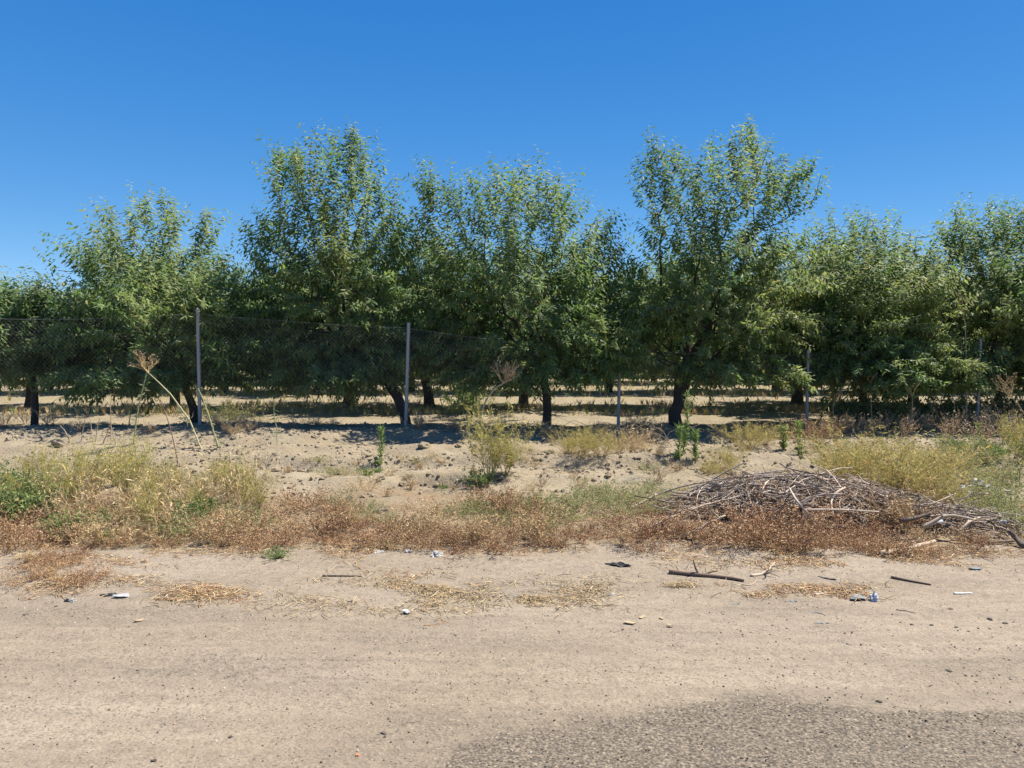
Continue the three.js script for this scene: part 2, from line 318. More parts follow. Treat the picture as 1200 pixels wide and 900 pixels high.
// lobes: [x, y, z, rx, ry, rz] in metres from the trunk base; tips: [x, y, z] points that long upright shoots reach
function makeTree(seed, lobes, tips, trunk, o) {
  const r = rng(seed), { points, perPoint, leaves, leafSize, tris, trunkR } = o;
  const vol = lobes.map((l) => Math.pow(l[3] * l[4] * l[5], 0.75)), tot = vol.reduce((a, b) => a + b, 0), pts = [];
  const cen = [0, 0, 0]; lobes.forEach((l, i) => { for (let k = 0; k < 3; k++) cen[k] += l[k] * vol[i] / tot; });
  for (let tries = 0; pts.length < points && tries < points * 40; tries++) {
    let q = r() * tot, i = 0; while (q > vol[i] && i < lobes.length - 1) q -= vol[i++];
    const l = lobes[i], d = rdir(r), s = Math.pow(r(), 0.42);
    const p = [l[0] + d[0] * l[3] * s, l[1] + d[1] * l[4] * s, l[2] + d[2] * l[5] * s];
    if (p[1] < 0.68 + 0.35 * r()) continue;
    const hi = sstep(cen[1] + 0.15, cen[1] + 1.3, p[1]), gap = o.gap * (1 + 1.5 * hi * (o.airy ?? 0)); if (r() < hi * 0.35 * (o.airy ?? 0)) continue;
    let ok = true; for (const e of pts) if (Math.hypot(e[0] - p[0], e[1] - p[1], e[2] - p[2]) < gap) { ok = false; break; }
    if (ok) pts.push(p);
  }
  const nodes = trunk.map((p, k) => ({ p, parent: k - 1, len: k ? 0 : 0, kids: 0 })), nt = nodes.length;
  const best = [], from = []; const open = [];
  const all = pts.concat(tips); const PW = 0.42;
  const score = (a, n) => { const q = nodes[n].p, dx = a[0] - q[0], dy = a[1] - q[1], dz = a[2] - q[2]; const D = Math.hypot(dx, dy, dz); return D * (dy < -0.05 ? 1.35 : 1) + PW * nodes[n].len; };
  all.forEach((p, i) => { open.push(i); best[i] = 1e9; for (let n = Math.max(1, nt - 3); n < nt; n++) { const s = score(p, n); if (s < best[i]) { best[i] = s; from[i] = n; } } });
  while (open.length) {
    let bi = 0; for (let k = 1; k < open.length; k++) if (best[open[k]] < best[open[bi]]) bi = k;
    const i = open[bi]; open[bi] = open[open.length - 1]; open.pop();
    const par = nodes[from[i]], q = par.p, p = all[i];
    nodes.push({ p, parent: from[i], len: par.len + Math.hypot(p[0] - q[0], p[1] - q[1], p[2] - q[2]), kids: 0, tip: i >= pts.length, leafy: true });
    const n = nodes.length - 1; for (const j of open) { const s = score(all[j], n); if (s < best[j]) { best[j] = s; from[j] = n; } }
  }
  for (let n = nodes.length - 1; n > 0; n--) { nodes[n].kids += 1; nodes[nodes[n].parent].kids += nodes[n].kids; }
  const total = nodes[0].kids, rad = (n) => Math.max(0.0045, trunkR * Math.pow(nodes[n].kids / total, 0.52));
  const wood = new Buf(), BK = [0.062, 0.047, 0.037];
  wood.tube(trunk.map((p, k) => k ? p : [p[0], p[1] - 0.12, p[2]]), trunk.map((p, k) => trunkR * (k === 0 ? 1.35 : k === 1 ? 1.05 : 0.95)), 9, BK, true, 0.28, r);
  for (let n = nt; n < nodes.length; n++) {
    const A = nodes[nodes[n].parent].p, B = nodes[n].p, ra = Math.min(rad(nodes[n].parent), rad(n) * 1.3), rb = rad(n), L = Math.hypot(B[0] - A[0], B[1] - A[1], B[2] - A[2]);
    if (rb < o.minBranch) continue;
    const m = [lerp(A[0], B[0], 0.5) + gauss(r) * L * 0.07, lerp(A[1], B[1], 0.5) + gauss(r) * L * 0.07 - L * 0.03, lerp(A[2], B[2], 0.5) + gauss(r) * L * 0.07];
    wood.tube([A, m, B], [ra, (ra + rb) / 2, rb], rb > 0.02 ? 6 : 4, vary(r, rb < 0.012 ? [0.10, 0.075, 0.05] : BK, 0.15), false);
  }
  const crown = new Buf();
  for (let n = nt; n < nodes.length; n++) {
    const N = nodes[n], P = N.p, A = nodes[N.parent].p, br = nrm([P[0] - A[0], P[1] - A[1], P[2] - A[2]]), out = nrm([P[0] - cen[0], (P[1] - cen[1]) * 0.8, P[2] - cen[2]]);
    const hue = clamp(0.9 * vn(P[0] * 1.1 + seed, P[1] * 1.1 + P[2] * 0.9), -0.45, 0.45);
    if (N.tip) {
      for (let k = 0; k < 2; k++) { const L = 0.55 + r() * 0.5, d = nrm([out[0] * 0.22 + gauss(r) * 0.22, 1, out[2] * 0.22 + gauss(r) * 0.22]); leafyShoot(crown, [P[0] - d[0] * L * 0.85, P[1] - d[1] * L * 0.85, P[2] - d[2] * L * 0.85], d, L, Math.round(leaves * 1.15), r, leafSize, tris, hue); }
      continue;
    }
    const k = Math.max(1, Math.round(perPoint + gauss(r)));
    for (let s = 0; s < k; s++) {
      const high = sstep(cen[1] - 0.4, cen[1] + 1.0, P[1]), upb = lerp(-0.1, 0.75 + 0.5 * (o.airy ?? 0), high) + gauss(r) * 0.3;
      const d = nrm([out[0] * 0.8 + br[0] * 0.4 + gauss(r) * 0.5, out[1] * 0.35 + upb, out[2] * 0.8 + br[2] * 0.4 + gauss(r) * 0.5]);
      leafyShoot(crown, P, d, (0.26 + r() * 0.32) * (1 + 0.35 * high * (o.airy ?? 0)), Math.round(leaves * (0.7 + 0.6 * r())), r, leafSize, tris, hue);
    }
  }
  return { wood: wood.geo(), crown: crown.geo() };
}
function plantTree(name, geo, pos, label, group) {
  const t = new THREE.Group(); t.position.copy(pos); add(t, name);
  const w = geo.wood; if (!w.attributes.uv) { const p = w.attributes.position, uv = []; for (let i = 0; i < p.count; i++) uv.push((p.getX(i) + p.getZ(i)) * 1.6, p.getY(i) * 0.5); w.setAttribute('uv', new THREE.Float32BufferAttribute(uv, 2)); }
  part('trunk', w, M.bark, t); part('crown', geo.crown, M.leaf, t);
  return tag(t, label, 'tree', group);
}
const ROW1 = 12.4;
// each tree: trunk pixel, lobes in photo pixels (u, v, ru, rv), tips (u, v), trunk path (u, v)
const front = [
  { u: 37, seed: 11, lobes: [[20, 395, 62, 42], [-50, 385, 56, 46], [58, 385, 34, 30]], tips: [[12, 334], [44, 346], [-20, 328], [70, 350]], lean: [[37, 495], [41, 478], [38, 455], [34, 432]], label: 'short orchard tree with a crooked thin trunk, lowest of the row along the fence', R: 0.065 },
  { u: 229, seed: 12, lobes: [[185, 376, 88, 62], [182, 312, 50, 42], [112, 316, 36, 14], [108, 405, 58, 42], [268, 385, 42, 50], [190, 440, 80, 26], [275, 425, 35, 24], [142, 282, 14, 20], [186, 268, 22, 22], [238, 292, 18, 20]], tips: [[140, 250], [158, 254], [186, 242], [214, 256], [248, 262], [92, 300], [103, 268], [262, 300]], lean: [[228, 497], [226, 478], [218, 455], [208, 435]], label: 'bushy orchard tree whose crown spreads behind the tallest fence post', R: 0.085 },
  { u: 477, seed: 13, lobes: [[396, 340, 82, 78], [392, 248, 60, 54], [350, 215, 32, 26], [452, 285, 34, 50], [345, 400, 44, 40], [430, 405, 60, 40], [390, 435, 70, 18], [312, 285, 20, 12], [405, 205, 26, 26]], tips: [[352, 178], [378, 164], [415, 182], [322, 200], [335, 188], [296, 282], [470, 225], [440, 210], [386, 178]], lean: [[477, 500], [474, 486], [466, 466], [452, 444], [438, 425]], label: 'tall orchard tree leaning away from the fence post in front of its trunk', R: 0.10 },
  { u: 640, seed: 14, lobes: [[608, 335, 88, 84], [602, 262, 72, 40], [684, 318, 34, 46], [545, 390, 52, 52], [678, 400, 52, 46], [610, 430, 80, 22], [508, 262, 18, 44], [530, 310, 24, 36], [706, 292, 14, 26]], tips: [[553, 216], [602, 208], [636, 210], [664, 232], [714, 258], [505, 204], [522, 222], [575, 226]], lean: [[642, 500], [641, 480], [640, 458], [634, 438], [626, 420]], label: 'round dense orchard tree with a straight dark trunk in a gap of the fence weeds', R: 0.09 },
  { u: 793, seed: 15, lobes: [[842, 345, 94, 84], [826, 255, 74, 52], [772, 225, 26, 46], [918, 240, 36, 34], [928, 392, 48, 52], [930, 436, 40, 24], [745, 372, 38, 56], [850, 430, 80, 22], [866, 205, 24, 30]], tips: [[764, 166], [788, 180], [808, 196], [862, 168], [838, 186], [944, 192], [958, 208], [900, 196], [880, 186], [930, 205]], lean: [[786, 503], [790, 484], [800, 462], [806, 440], [806, 418]], label: 'largest orchard tree with a thick curved trunk and ragged high shoots', R: 0.115 },
  { u: 1010, seed: 16, lobes: [[1020, 372, 70, 70], [1014, 306, 52, 38], [1066, 330, 24, 34], [1030, 435, 70, 36], [1085, 445, 40, 26], [975, 400, 40, 50]], tips: [[982, 258], [1012, 252], [1036, 260], [1084, 278], [960, 268], [1060, 276]], lean: [[1012, 500], [1010, 480], [1014, 458], [1018, 436]], label: 'middling orchard tree with low hanging branches between two fence posts', R: 0.085 },
  { u: 1172, seed: 17, lobes: [[1180, 375, 84, 80], [1166, 298, 58, 44], [1220, 310, 50, 60], [1190, 440, 80, 34], [1120, 300, 16, 26]], tips: [[1114, 268], [1142, 252], [1166, 234], [1190, 240], [1130, 262], [1215, 240]], lean: [[1174, 500], [1172, 480], [1170, 458], [1168, 436]], label: 'dark orchard tree behind the fence post beside the tangle of dead stalks', R: 0.09 },
];
const nearGeo = [];
for (const f of front) {
  const x0 = (f.u - 600) / F * ROW1, D1 = Math.max(ROW1, fenceD(x0) + 0.6), PXM = F / D1, r = rng(f.seed * 71), bx = (f.u - 600) / PXM, bz = -D1, base = V(bx, heightAt(bx, bz), bz);
  const loc = (u, v, dz) => { return [(u - 600) / PXM - bx, EYE - (v - 410) / PXM - base.y, dz]; };
  const lobes = f.lobes.map(([u, v, ru, rv], k) => { const q = loc(u, v, 0), rz = clamp(ru / PXM * (v > 360 ? 1.2 : 0.95), 0.35, 1.75); return [q[0], q[1], k ? gauss(r) * 0.5 : 0, ru / PXM * (v < 330 ? 0.98 : 1.12), rv / PXM * (v < 330 ? 0.92 : 1.04), rz]; });
  const tips = f.tips.map(([u, v]) => loc(u, v, gauss(r) * 0.7));
  for (let k = 0; k < 40; k++) { const l = lobes[Math.floor(r() * lobes.length)], a = r() * 6.28, q = Math.sqrt(r()), tx = l[0] + Math.cos(a) * q * l[3], tz = l[2] + Math.sin(a) * q * l[5], ty = l[1] + l[4] * Math.sqrt(Math.max(0, 1 - q * q * 0.9)) + 0.12 + r() * 0.3; let top = 0; for (const m of lobes) { const e = ((tx - m[0]) / m[3]) ** 2 + ((tz - m[2]) / m[5]) ** 2; if (e < 1) top = Math.max(top, m[1] + m[4] * Math.sqrt(1 - e)); } if (ty > top - 0.1) tips.push([tx, Math.min(ty, top + 0.4), tz]); }
  const trunk = f.lean.map(([u, v], k) => { const q = loc(u, v, 0); return k ? [q[0], Math.max(q[1], k * 0.22), gauss(r) * 0.05] : [0, 0, 0]; });
  const geo = makeTree(f.seed, lobes, tips, trunk, { points: 740, perPoint: 3.1, leaves: 19, leafSize: 0.112, tris: 4, trunkR: f.R * 0.8, gap: 0.09, minBranch: 0, airy: 1 });
  nearGeo.push(geo);
  plantTree('orchard_tree', geo, base, f.label, 'orchard trees in the row along the fence');
}
// neighbours just past the frame, whose shade falls on the fence bank
{
  const t = plantTree('orchard_tree', nearGeo[3], V(11.9, heightAt(11.9, -13.6), -13.6), 'orchard tree in the fence row past the tree behind the dead stalks', 'orchard trees in the row along the fence'); t.rotation.y = 2.1;
}
// rows behind
const protoMid = [], protoFar = [];
for (let k = 0; k < 3; k++) {
  const r = rng(500 + k), lobes = [[0, 2.3, 0, 1.65, 1.35, 1.5], [gauss(r) * 0.3, 3.4, gauss(r) * 0.3, 1.1, 0.9, 1.1], [1.1, 1.7, 0.2, 0.8, 0.8, 0.8], [-1.1, 1.8, -0.2, 0.8, 0.8, 0.8], [0, 1.5, 0, 1.4, 0.45, 1.2]], tips = [];
  for (let i = 0; i < 9; i++) { const a = r() * 6.28; tips.push([Math.cos(a) * r() * 1.0, 4.0 + r() * 0.6, Math.sin(a) * r() * 1.0]); }
  const lean = gauss(r) * 0.2, trunk = [[0, 0, 0], [lean * 0.5, 0.35, 0], [lean, 0.75, 0.05], [lean * 1.2, 1.1, 0]];
  protoMid.push(makeTree(600 + k, lobes, tips, trunk, { points: 330, perPoint: 2.6, leaves: 14, leafSize: 0.15, tris: 4, trunkR: 0.095, gap: 0.14, minBranch: 0.006 }));
  protoFar.push(makeTree(700 + k, lobes, tips, trunk, { points: 170, perPoint: 2.6, leaves: 11, leafSize: 0.25, tris: 2, trunkR: 0.095, gap: 0.2, minBranch: 0.012 }));
}
const ordinal = ['', '', 'second', 'third', 'fourth', 'fifth', 'sixth'];
const rowD = (k) => 17.2 + 6.6 * (k - 2);
const protos = {};
for (let row = 2; row <= 6; row++) {
  const D = rowD(row), r = rng(900 + row), half = D * 0.74 + 1.5, step = 3.0; let n = 0;
  for (let x = -half; x < half; x += step) {
    const px = row === 2 ? [-3.85, 0.27][[-3.85, 0.27].findIndex((q) => Math.abs(q - x) < step / 2)] ?? x + gauss(r) * 0.4 : x + gauss(r) * 0.4 + (row % 2) * 0.8;
    const k = Math.floor(r() * 3), key = (row < 4 ? 'm' : 'f') + k, z = -D + gauss(r) * 0.25;
    const label = 'orchard tree standing in the ' + ordinal[row] + ' row behind the fence', group = 'orchard trees in the ' + ordinal[row] + ' row';
    let t; if (!protos[key]) t = protos[key] = plantTree('orchard_tree', (row < 4 ? protoMid : protoFar)[k], V(0, 0, 0), label, group); else t = copyOf(protos[key], label, group);
    const s = (1.04 + r() * 0.2) * (px / D < -0.55 ? 0.76 : 1); t.position.set(px, heightAt(px, z), z); t.rotation.set(0, r() * 6.28, 0); t.scale.set(s * 1.06, s * (0.84 + r() * 0.12) * (row === 2 ? 0.82 : row === 3 ? 0.92 : 1) * (row < 4 && Math.abs(px / D - 0.585) < 0.07 ? 0.86 : 1), s * 1.06); n++;
  }
}
{
  const g = mergeGeometries([protoFar[0].wood, protoFar[0].crown].map((q) => { const c = q.clone(); c.deleteAttribute('uv'); return c; }), false);
  const list = [], r = rng(4242);
  for (let row = 7; row <= 17; row++) { const D = rowD(row), half = D * 0.76 + 2; for (let x = -half; x < half; x += 3.4) list.push([x + gauss(r) * 0.5, -D + gauss(r) * 0.3, r() * 6.28, 0.9 + 0.2 * r()]); }
  const im = new THREE.InstancedMesh(g, M.leaf, list.length), m = new THREE.Matrix4();
  list.forEach(([x, z, a, s], i) => { m.makeRotationY(a).scale(V(s, s, s)).setPosition(x, heightAt(x, z), z); im.setMatrixAt(i, m); });
  add(im, 'far_orchard'); im.userData.kind = 'stuff'; tag(im, 'mass of far orchard rows beyond the sixth row', 'orchard');
}
console.log('trees done');

// ------------------------------------------------------------------ chain-link fence
{
  const xs = [-11.2, -7.9, -4.75, -1.68, 1.75, 5.04, 8.24, 11.5], H = [1.66, 1.68, 1.74, 1.60, 1.38, 1.32, 1.52, 1.52], leanX = [0, 0.01, 0.0, 0.055, 0.02, 0.0, 0.012, 0];
  const fence = new THREE.Group(); const x0 = xs[0]; fence.position.set(xs[3], heightAt(xs[3], -fenceD(xs[3])), -fenceD(xs[3]));
  add(fence, 'chain_link_fence'); tag(fence, 'sagging galvanised chain-link fence on the soil bank before the orchard', 'fence');
  const o = fence.position;
  xs.forEach((x, k) => {
    const z = -fenceD(x), y = heightAt(x, z), b = new Buf();
    const top = V(x + leanX[k], y + H[k], z), w = [1, 1, 1];
    const prof = [[-0.3, 0.027], [H[k] - 0.012, 0.027], [H[k] - 0.004, 0.031], [H[k] + 0.012, 0.030], [H[k] + 0.03, 0.02], [H[k] + 0.037, 0.006]];
    b.tube(prof.map(([h]) => [x - o.x + leanX[k] * h / H[k], y + h - o.y, z - o.z]), prof.map((q) => q[1]), 12, w);
    part('post', b.geo(), M.galv, fence);
  });
  const r = rng(31), seg = (x) => { let k = 0; while (k < xs.length - 2 && x > xs[k + 1]) k++; return k; };
  const topAt = (x) => { const k = seg(x), t = (x - xs[k]) / (xs[k + 1] - xs[k]), ya = heightAt(xs[k], -fenceD(xs[k])) + H[k] - 0.05, yb = heightAt(xs[k + 1], -fenceD(xs[k + 1])) + H[k + 1] - 0.05; return lerp(ya, yb, t) - 0.10 * 4 * t * (1 - t) * (0.6 + 0.4 * vn(x * 0.3, 1)); };
  const botAt = (x) => { const k = seg(x), t = (x - xs[k]) / (xs[k + 1] - xs[k]); return lerp(heightAt(xs[k], -fenceD(xs[k])), heightAt(xs[k + 1], -fenceD(xs[k + 1])), t) + 0.05; };
  const zAt = (x, h) => -fenceD(x) + 0.03 + 0.05 * vn(x * 0.55, h * 0.9 + 3) + 0.02 * vn(x * 1.7, h * 2 + 8);
  const top = new Buf(), pts = []; for (let x = x0; x <= 11.5; x += 0.15) pts.push([x - o.x, topAt(x) - o.y, zAt(x, 1) - o.z]);
  top.tube(pts, pts.map(() => 0.0013), 4, [1, 1, 1]); part('tension_wire', top.geo(), M.wire, fence);
  const mesh = new Buf(), pitch = 0.062, rows = 24;
  for (const s of [-1, 1]) for (let c = x0 - 1.8; c < 11.5 + 1.8; c += pitch) {
    let line = []; const flush = () => { if (line.length > 1) mesh.tube(line, line.map(() => 0.0006), 3, [1, 1, 1], false); line = []; };
    for (let k = 0; k <= rows; k++) { const h = k / rows, x = c + s * (h - 0.5) * 1.55; if (x < x0 || x > 11.5) { flush(); continue; } const y = lerp(botAt(x), topAt(x), h); line.push([x - o.x, y - o.y, zAt(x, h) + s * 0.002 - o.z]); }
    flush();
  }
  part('wire_mesh', mesh.geo(), M.wire, fence, 'stuff');
}

// ------------------------------------------------------------------ weeds and shrubs
const UP = [0, 1, 0];
// twiggy bush: stems fan out from the base and fork into fine twigs with small leaves or bracts
function twigBush(seed, o) {
  const r = rng(seed), b = new Buf(), { h, w, stems, forks, leafN, leafL, leafW, stemR, stemC, leafC, upness, droop = 0 } = o;
  const grow = (p, d, len, rad, depth) => {
    const segs = depth === 0 ? 3 : 2, pts = [p], ddir = d.slice(); let q = p;
    for (let k = 0; k < segs; k++) { for (let c = 0; c < 3; c++) ddir[c] += gauss(r) * 0.22; ddir[1] -= droop * 0.15; const n = nrm(ddir); q = [q[0] + n[0] * len / segs, Math.max(0.012, q[1] + n[1] * len / segs), q[2] + n[2] * len / segs]; pts.push(q); }
    b.tube(pts, pts.map((_, k) => rad * (1 - 0.55 * k / segs)), 3, vary(r, stemC[Math.floor(r() * stemC.length)], 0.2), false);
    if (depth >= 1 || forks === 0) for (let k = 0; k < leafN; k++) {
      const t = r() * segs, i = Math.min(segs - 1, Math.floor(t)), f = t - i, A = pts[i], B = pts[i + 1], s = [lerp(A[0], B[0], f), lerp(A[1], B[1], f), lerp(A[2], B[2], f)];
      const e = rdir(r); e[1] += 0.35; const ld = nrm(e), L = leafL * (0.5 + r()), col = vary(r, leafC[Math.floor(r() * leafC.length)], 0.25);
      b.blade(s, [s[0] + ld[0] * L, Math.max(0.004, s[1] + ld[1] * L), s[2] + ld[2] * L], nrm(crs(ld, rdir(r))), leafW * (0.6 + 0.8 * r()), col);
    }
    if (depth < forks) { const n = depth === 0 ? o.branch : 2 + Math.floor(r() * 2); for (let k = 0; k < n; k++) { const i = 1 + Math.floor(r() * segs), s = pts[Math.min(i, segs)], dd = nrm([d[0] + gauss(r) * 0.75, d[1] + gauss(r) * 0.5 + upness * 0.15, d[2] + gauss(r) * 0.75]); grow(s, dd, len * (0.42 + r() * 0.25), rad * 0.55, depth + 1); } }
  };
  for (let k = 0; k < stems; k++) { const a = r() * 6.28, lean = Math.sqrt(r()), d = nrm([Math.cos(a) * lean * w / h * 1.2, upness + (1 - lean) * 0.5, Math.sin(a) * lean * w / h * 1.2]); grow([Math.cos(a) * r() * w * 0.12, 0, Math.sin(a) * r() * w * 0.12], d, h * (0.55 + r() * 0.4) / Math.max(0.5, d[1] * 1.1 + 0.25), stemR, 0); }
  return b.geo();
}
const RUST = [[0.335, 0.186, 0.096], [0.400, 0.240, 0.128], [0.235, 0.128, 0.066], [0.47, 0.32, 0.18]], STRAW = [[0.56, 0.42, 0.22], [0.48, 0.35, 0.17], [0.62, 0.49, 0.29]];
const YEL = [[0.52, 0.46, 0.12], [0.45, 0.43, 0.12], [0.58, 0.49, 0.17], [0.37, 0.38, 0.11]], GRN = [[0.20, 0.27, 0.085], [0.26, 0.31, 0.11], [0.15, 0.21, 0.08]], GOLD = [[0.58, 0.44, 0.15], [0.50, 0.42, 0.14], [0.42, 0.40, 0.13], [0.62, 0.50, 0.23]], SAGE = [[0.33, 0.35, 0.18], [0.28, 0.32, 0.15], [0.40, 0.39, 0.21]];
function species(name, part0, mat, geos) { // prototype groups; each later plant is a copy
  return geos.map((g) => { const t = new THREE.Group(); t.name = name; part(part0, g, mat, t); return t; });
}
function put(proto, u, v, s, r, label, cat, group, sy = 1) {
  const t = proto.clone(); t.name = numbered(proto.name); const p = u.isVector3 ? u : gp(u, v);
  t.position.copy(p); t.position.y -= 0.012; t.rotation.y = r() * 6.28; t.scale.set(s, s * sy, s); scene.add(t); return tag(t, label, cat, group);
}
const rustP = species('dry_weed', 'twigs', M.dry, [1, 2, 3, 4].map((k) => twigBush(100 + k, { h: [0.26, 0.2, 0.3, 0.24][k - 1], w: [0.26, 0.3, 0.22, 0.28][k - 1], stems: [26, 20, 18, 30][k - 1], forks: 2, branch: 4, leafN: 5, leafL: [0.017, 0.024, 0.03, 0.015][k - 1], leafW: [0.0045, 0.003, 0.0025, 0.0045][k - 1], stemR: 0.0022, stemC: k === 3 ? [STRAW[1], RUST[3]] : RUST, leafC: [RUST.concat([STRAW[1]]), [RUST[0], RUST[2]], [STRAW[0], STRAW[1], RUST[3]], [RUST[0], RUST[1], RUST[3]]][k - 1], upness: [0.55, 0.4, 0.8, 0.5][k - 1] })));
const yelP = species('yellow_weed', 'stems', M.weed, [1, 2, 3].map((k) => twigBush(200 + k, { h: 0.52, w: 0.26, stems: 19, forks: 2, branch: 4, leafN: 7, leafL: 0.034, leafW: 0.0030, stemR: 0.0026, stemC: [YEL[2], STRAW[2], YEL[0]], leafC: YEL.concat([STRAW[2], GRN[1]]), upness: 1.25 })));
const goldP = species('golden_bush', 'stems', M.weed, [1, 2].map((k) => twigBush(230 + k, { h: 0.48, w: 0.52, stems: 36, forks: 2, branch: 4, leafN: 7, leafL: 0.034, leafW: 0.0028, stemR: 0.0026, stemC: [STRAW[0], GOLD[0], GOLD[3]], leafC: GOLD.concat([GRN[1]]), upness: 0.85 })));
const grnP = species('green_weed', 'stems', M.weed, [1, 2].map((k) => twigBush(250 + k, { h: 0.3, w: 0.26, stems: 20, forks: 2, branch: 4, leafN: 5, leafL: 0.035, leafW: 0.008, stemR: 0.0025, stemC: [GRN[1]], leafC: GRN, upness: 0.7 })));
const olvP = species('olive_weed', 'stems', M.weed, [1, 2].map((k) => twigBush(270 + k, { h: 0.24, w: 0.36, stems: 28, forks: 2, branch: 4, leafN: 5, leafL: 0.022, leafW: 0.005, stemR: 0.002, stemC: [STRAW[1], SAGE[0]], leafC: SAGE.concat([YEL[3]]), upness: 0.4 })));
const strawP = species('straw_tuft', 'stems', M.dry, [1, 2].map((k) => twigBush(290 + k, { h: 0.32, w: 0.3, stems: 30, forks: 1, branch: 3, leafN: 4, leafL: 0.05, leafW: 0.003, stemR: 0.0022, stemC: STRAW, leafC: STRAW, upness: 0.7 })));
const deadP = species('dead_shrub', 'twigs', M.dry, [1, 2].map((k) => twigBush(310 + k, { h: 0.5, w: 0.4, stems: 13, forks: 2, branch: 5, leafN: 2, leafL: 0.03, leafW: 0.007, stemR: 0.004, stemC: [[0.42, 0.31, 0.20], [0.34, 0.24, 0.15]], leafC: [[0.40, 0.29, 0.17], [0.55, 0.44, 0.30]], upness: 0.8 })));
{
  const r = rng(8001);
  // rust-brown band along the road edge
  const L = 'low rust-brown dried weed in the band along the road edge', G = 'dried weeds along the road edge';
  let n = 0;
  const dens = (u) => u < 800 ? 1 : u < 1080 ? 0.9 : 0.25;
  for (let row = 0; row < 5; row++) for (let u = -40; u < 1240; u += 36) {
    const v = 646 - row * 11.5 + gauss(r) * 6 - (u < 90 ? -6 : 0), uu = u + gauss(r) * 16 + (row % 2) * 18;
    if (r() > dens(uu) * (row < 3 ? 0.95 : 0.5)) continue;
    if (uu > 1075 && row > 1) continue; if (row === 0 && r() < 0.5) continue;
    const big = uu > 820 && uu < 1070 && row >= 1 ? 1.2 : 0.78;
    put(rustP[Math.floor(r() * 4)], uu, v, (0.55 + r() * 0.75) * big, r, L, 'weed', G, 0.9); n++;
  }
  for (let k = 0; k < 9; k++) put(rustP[k % 4], 10 + r() * 110, 655 + r() * 35, 0.45 + r() * 0.25, r, 'small rust-brown dried weed on the road corner', 'weed', 'dried weeds on the road corner', 0.6);
  console.log('rust weeds', n);
  // yellow-green thicket at the left
  const yl = [[70, 605, .95], [110, 585, 1.0], [150, 590, 1.05], [135, 570, 0.9], [185, 600, .8], [95, 560, .7], [165, 565, .85], [270, 590, .9], [255, 575, .7], [300, 600, .7], [210, 575, .6], [230, 605, .6]];
  yl.push([60, 570, .8], [240, 590, .7], [285, 580, .7], [175, 620, .7], [30, 570, .8], [195, 585, .8], [85, 590, .8], [20, 605, .9]);
  for (let k = 0; k < 12; k++) put(strawP[k % 2], 20 + r() * 300, 570 + r() * 50, 0.7 + r() * 0.6, r, 'pale straw stems standing in the yellow thicket', 'weed', 'straw stems in the yellow thicket', 1.3);
  yl.forEach(([u, v, s], k) => put(yelP[k % 3], u, v, s * 1.02, r, 'yellow-green feathery weed in the thicket below the leaning stalks', 'weed', 'yellow weeds below the leaning stalks'));
  [[15, 615, 1.15], [50, 608, 1.1], [30, 590, 1.0], [5, 590, 1.05], [-15, 605, 1.2]].forEach(([u, v, s], k) => put(grnP[k % 2], u, v, s, r, 'green leafy weed beside the yellow thicket', 'weed', 'green weeds beside the yellow thicket'));
  [[95, 628, .7], [230, 612, .75], [212, 620, .55], [120, 638, .45], [75, 632, .6]].forEach(([u, v, s], k) => put(grnP[k % 2], u, v, s, r, 'small bright green weed among the rust-brown weeds', 'weed', 'green weeds among the brown ones'));
  put(grnP[0], 325, 655, 0.42, r, 'tiny dark green weed at the road edge below the brown weeds', 'weed', null, 0.6);
  for (let k = 0; k < 10; k++) put(olvP[k % 2], 40 + r() * 280, 600 + r() * 30, 0.5 + r() * 0.35, r, 'low olive weed among the yellow thicket stems', 'weed', 'olive weeds in the yellow thicket');
  for (let k = 0; k < 16; k++) put(strawP[k % 2], 10 + r() * 560, 618 + r() * 24, 0.45 + r() * 0.35, r, 'pale straw tuft among the rust-brown weeds', 'weed', 'straw tufts among the brown weeds');
  put(strawP[0], 432, 575, 0.75, r, 'pale straw tuft beside the flat green patch on the bank', 'weed');
  // centre
  put(yelP[0], 573, 562, 1.45, r, 'upright yellow weed standing alone on the bare bank', 'weed', null, 1.05);
  put(yelP[1], 592, 560, 1.1, r, 'shorter yellow weed leaning on the lone yellow one', 'weed');
  put(grnP[1], 562, 572, 0.7, r, 'dark green weed at the foot of the lone yellow weed', 'weed');
  put(olvP[0], 482, 557, 0.34, r, 'flat grey-green weed patch on the bare bank', 'weed', null, 0.35);
  const ol = [[560, 600, .75], [600, 605, .7], [640, 600, .85], [680, 598, .9], [720, 592, .85], [750, 588, .7], [585, 618, .6], [660, 612, .7], [540, 605, .6], [700, 580, .6], [760, 575, .6], [775, 600, .6], [620, 590, .5], [730, 605, .6]];
  ol.forEach(([u, v, s], k) => put(olvP[k % 2], u, v, s, r, 'low olive weed on the slope beside the brush pile', 'weed', 'olive weeds beside the brush pile'));
  [[430, 600, .5], [395, 592, .55], [410, 612, .5], [450, 612, .45], [640, 622, .5], [480, 618, .45]].forEach(([u, v, s], k) => put(olvP[k % 2], u, v, s, r, 'small olive weed at the top of the rust-brown band', 'weed', 'olive weeds above the brown band'));
  // along the fence foot
  [[680, 535, .95], [665, 532, .75], [705, 535, .8]].forEach(([u, v, s], k) => put(goldP[k % 2], u, v, s * 0.85, r, 'golden dry bush at the fence foot near the straight trunk', 'bush', 'golden bushes near the straight trunk'));
  [[740, 528, .9], [725, 530, .8], [755, 526, .7]].forEach(([u, v, s], k) => put(strawP[k % 2], u, v, s * 1.3, r, 'tangle of pale dry stems around the fence post beside the thick curved trunk', 'weed', 'dry stems around the fence post'));
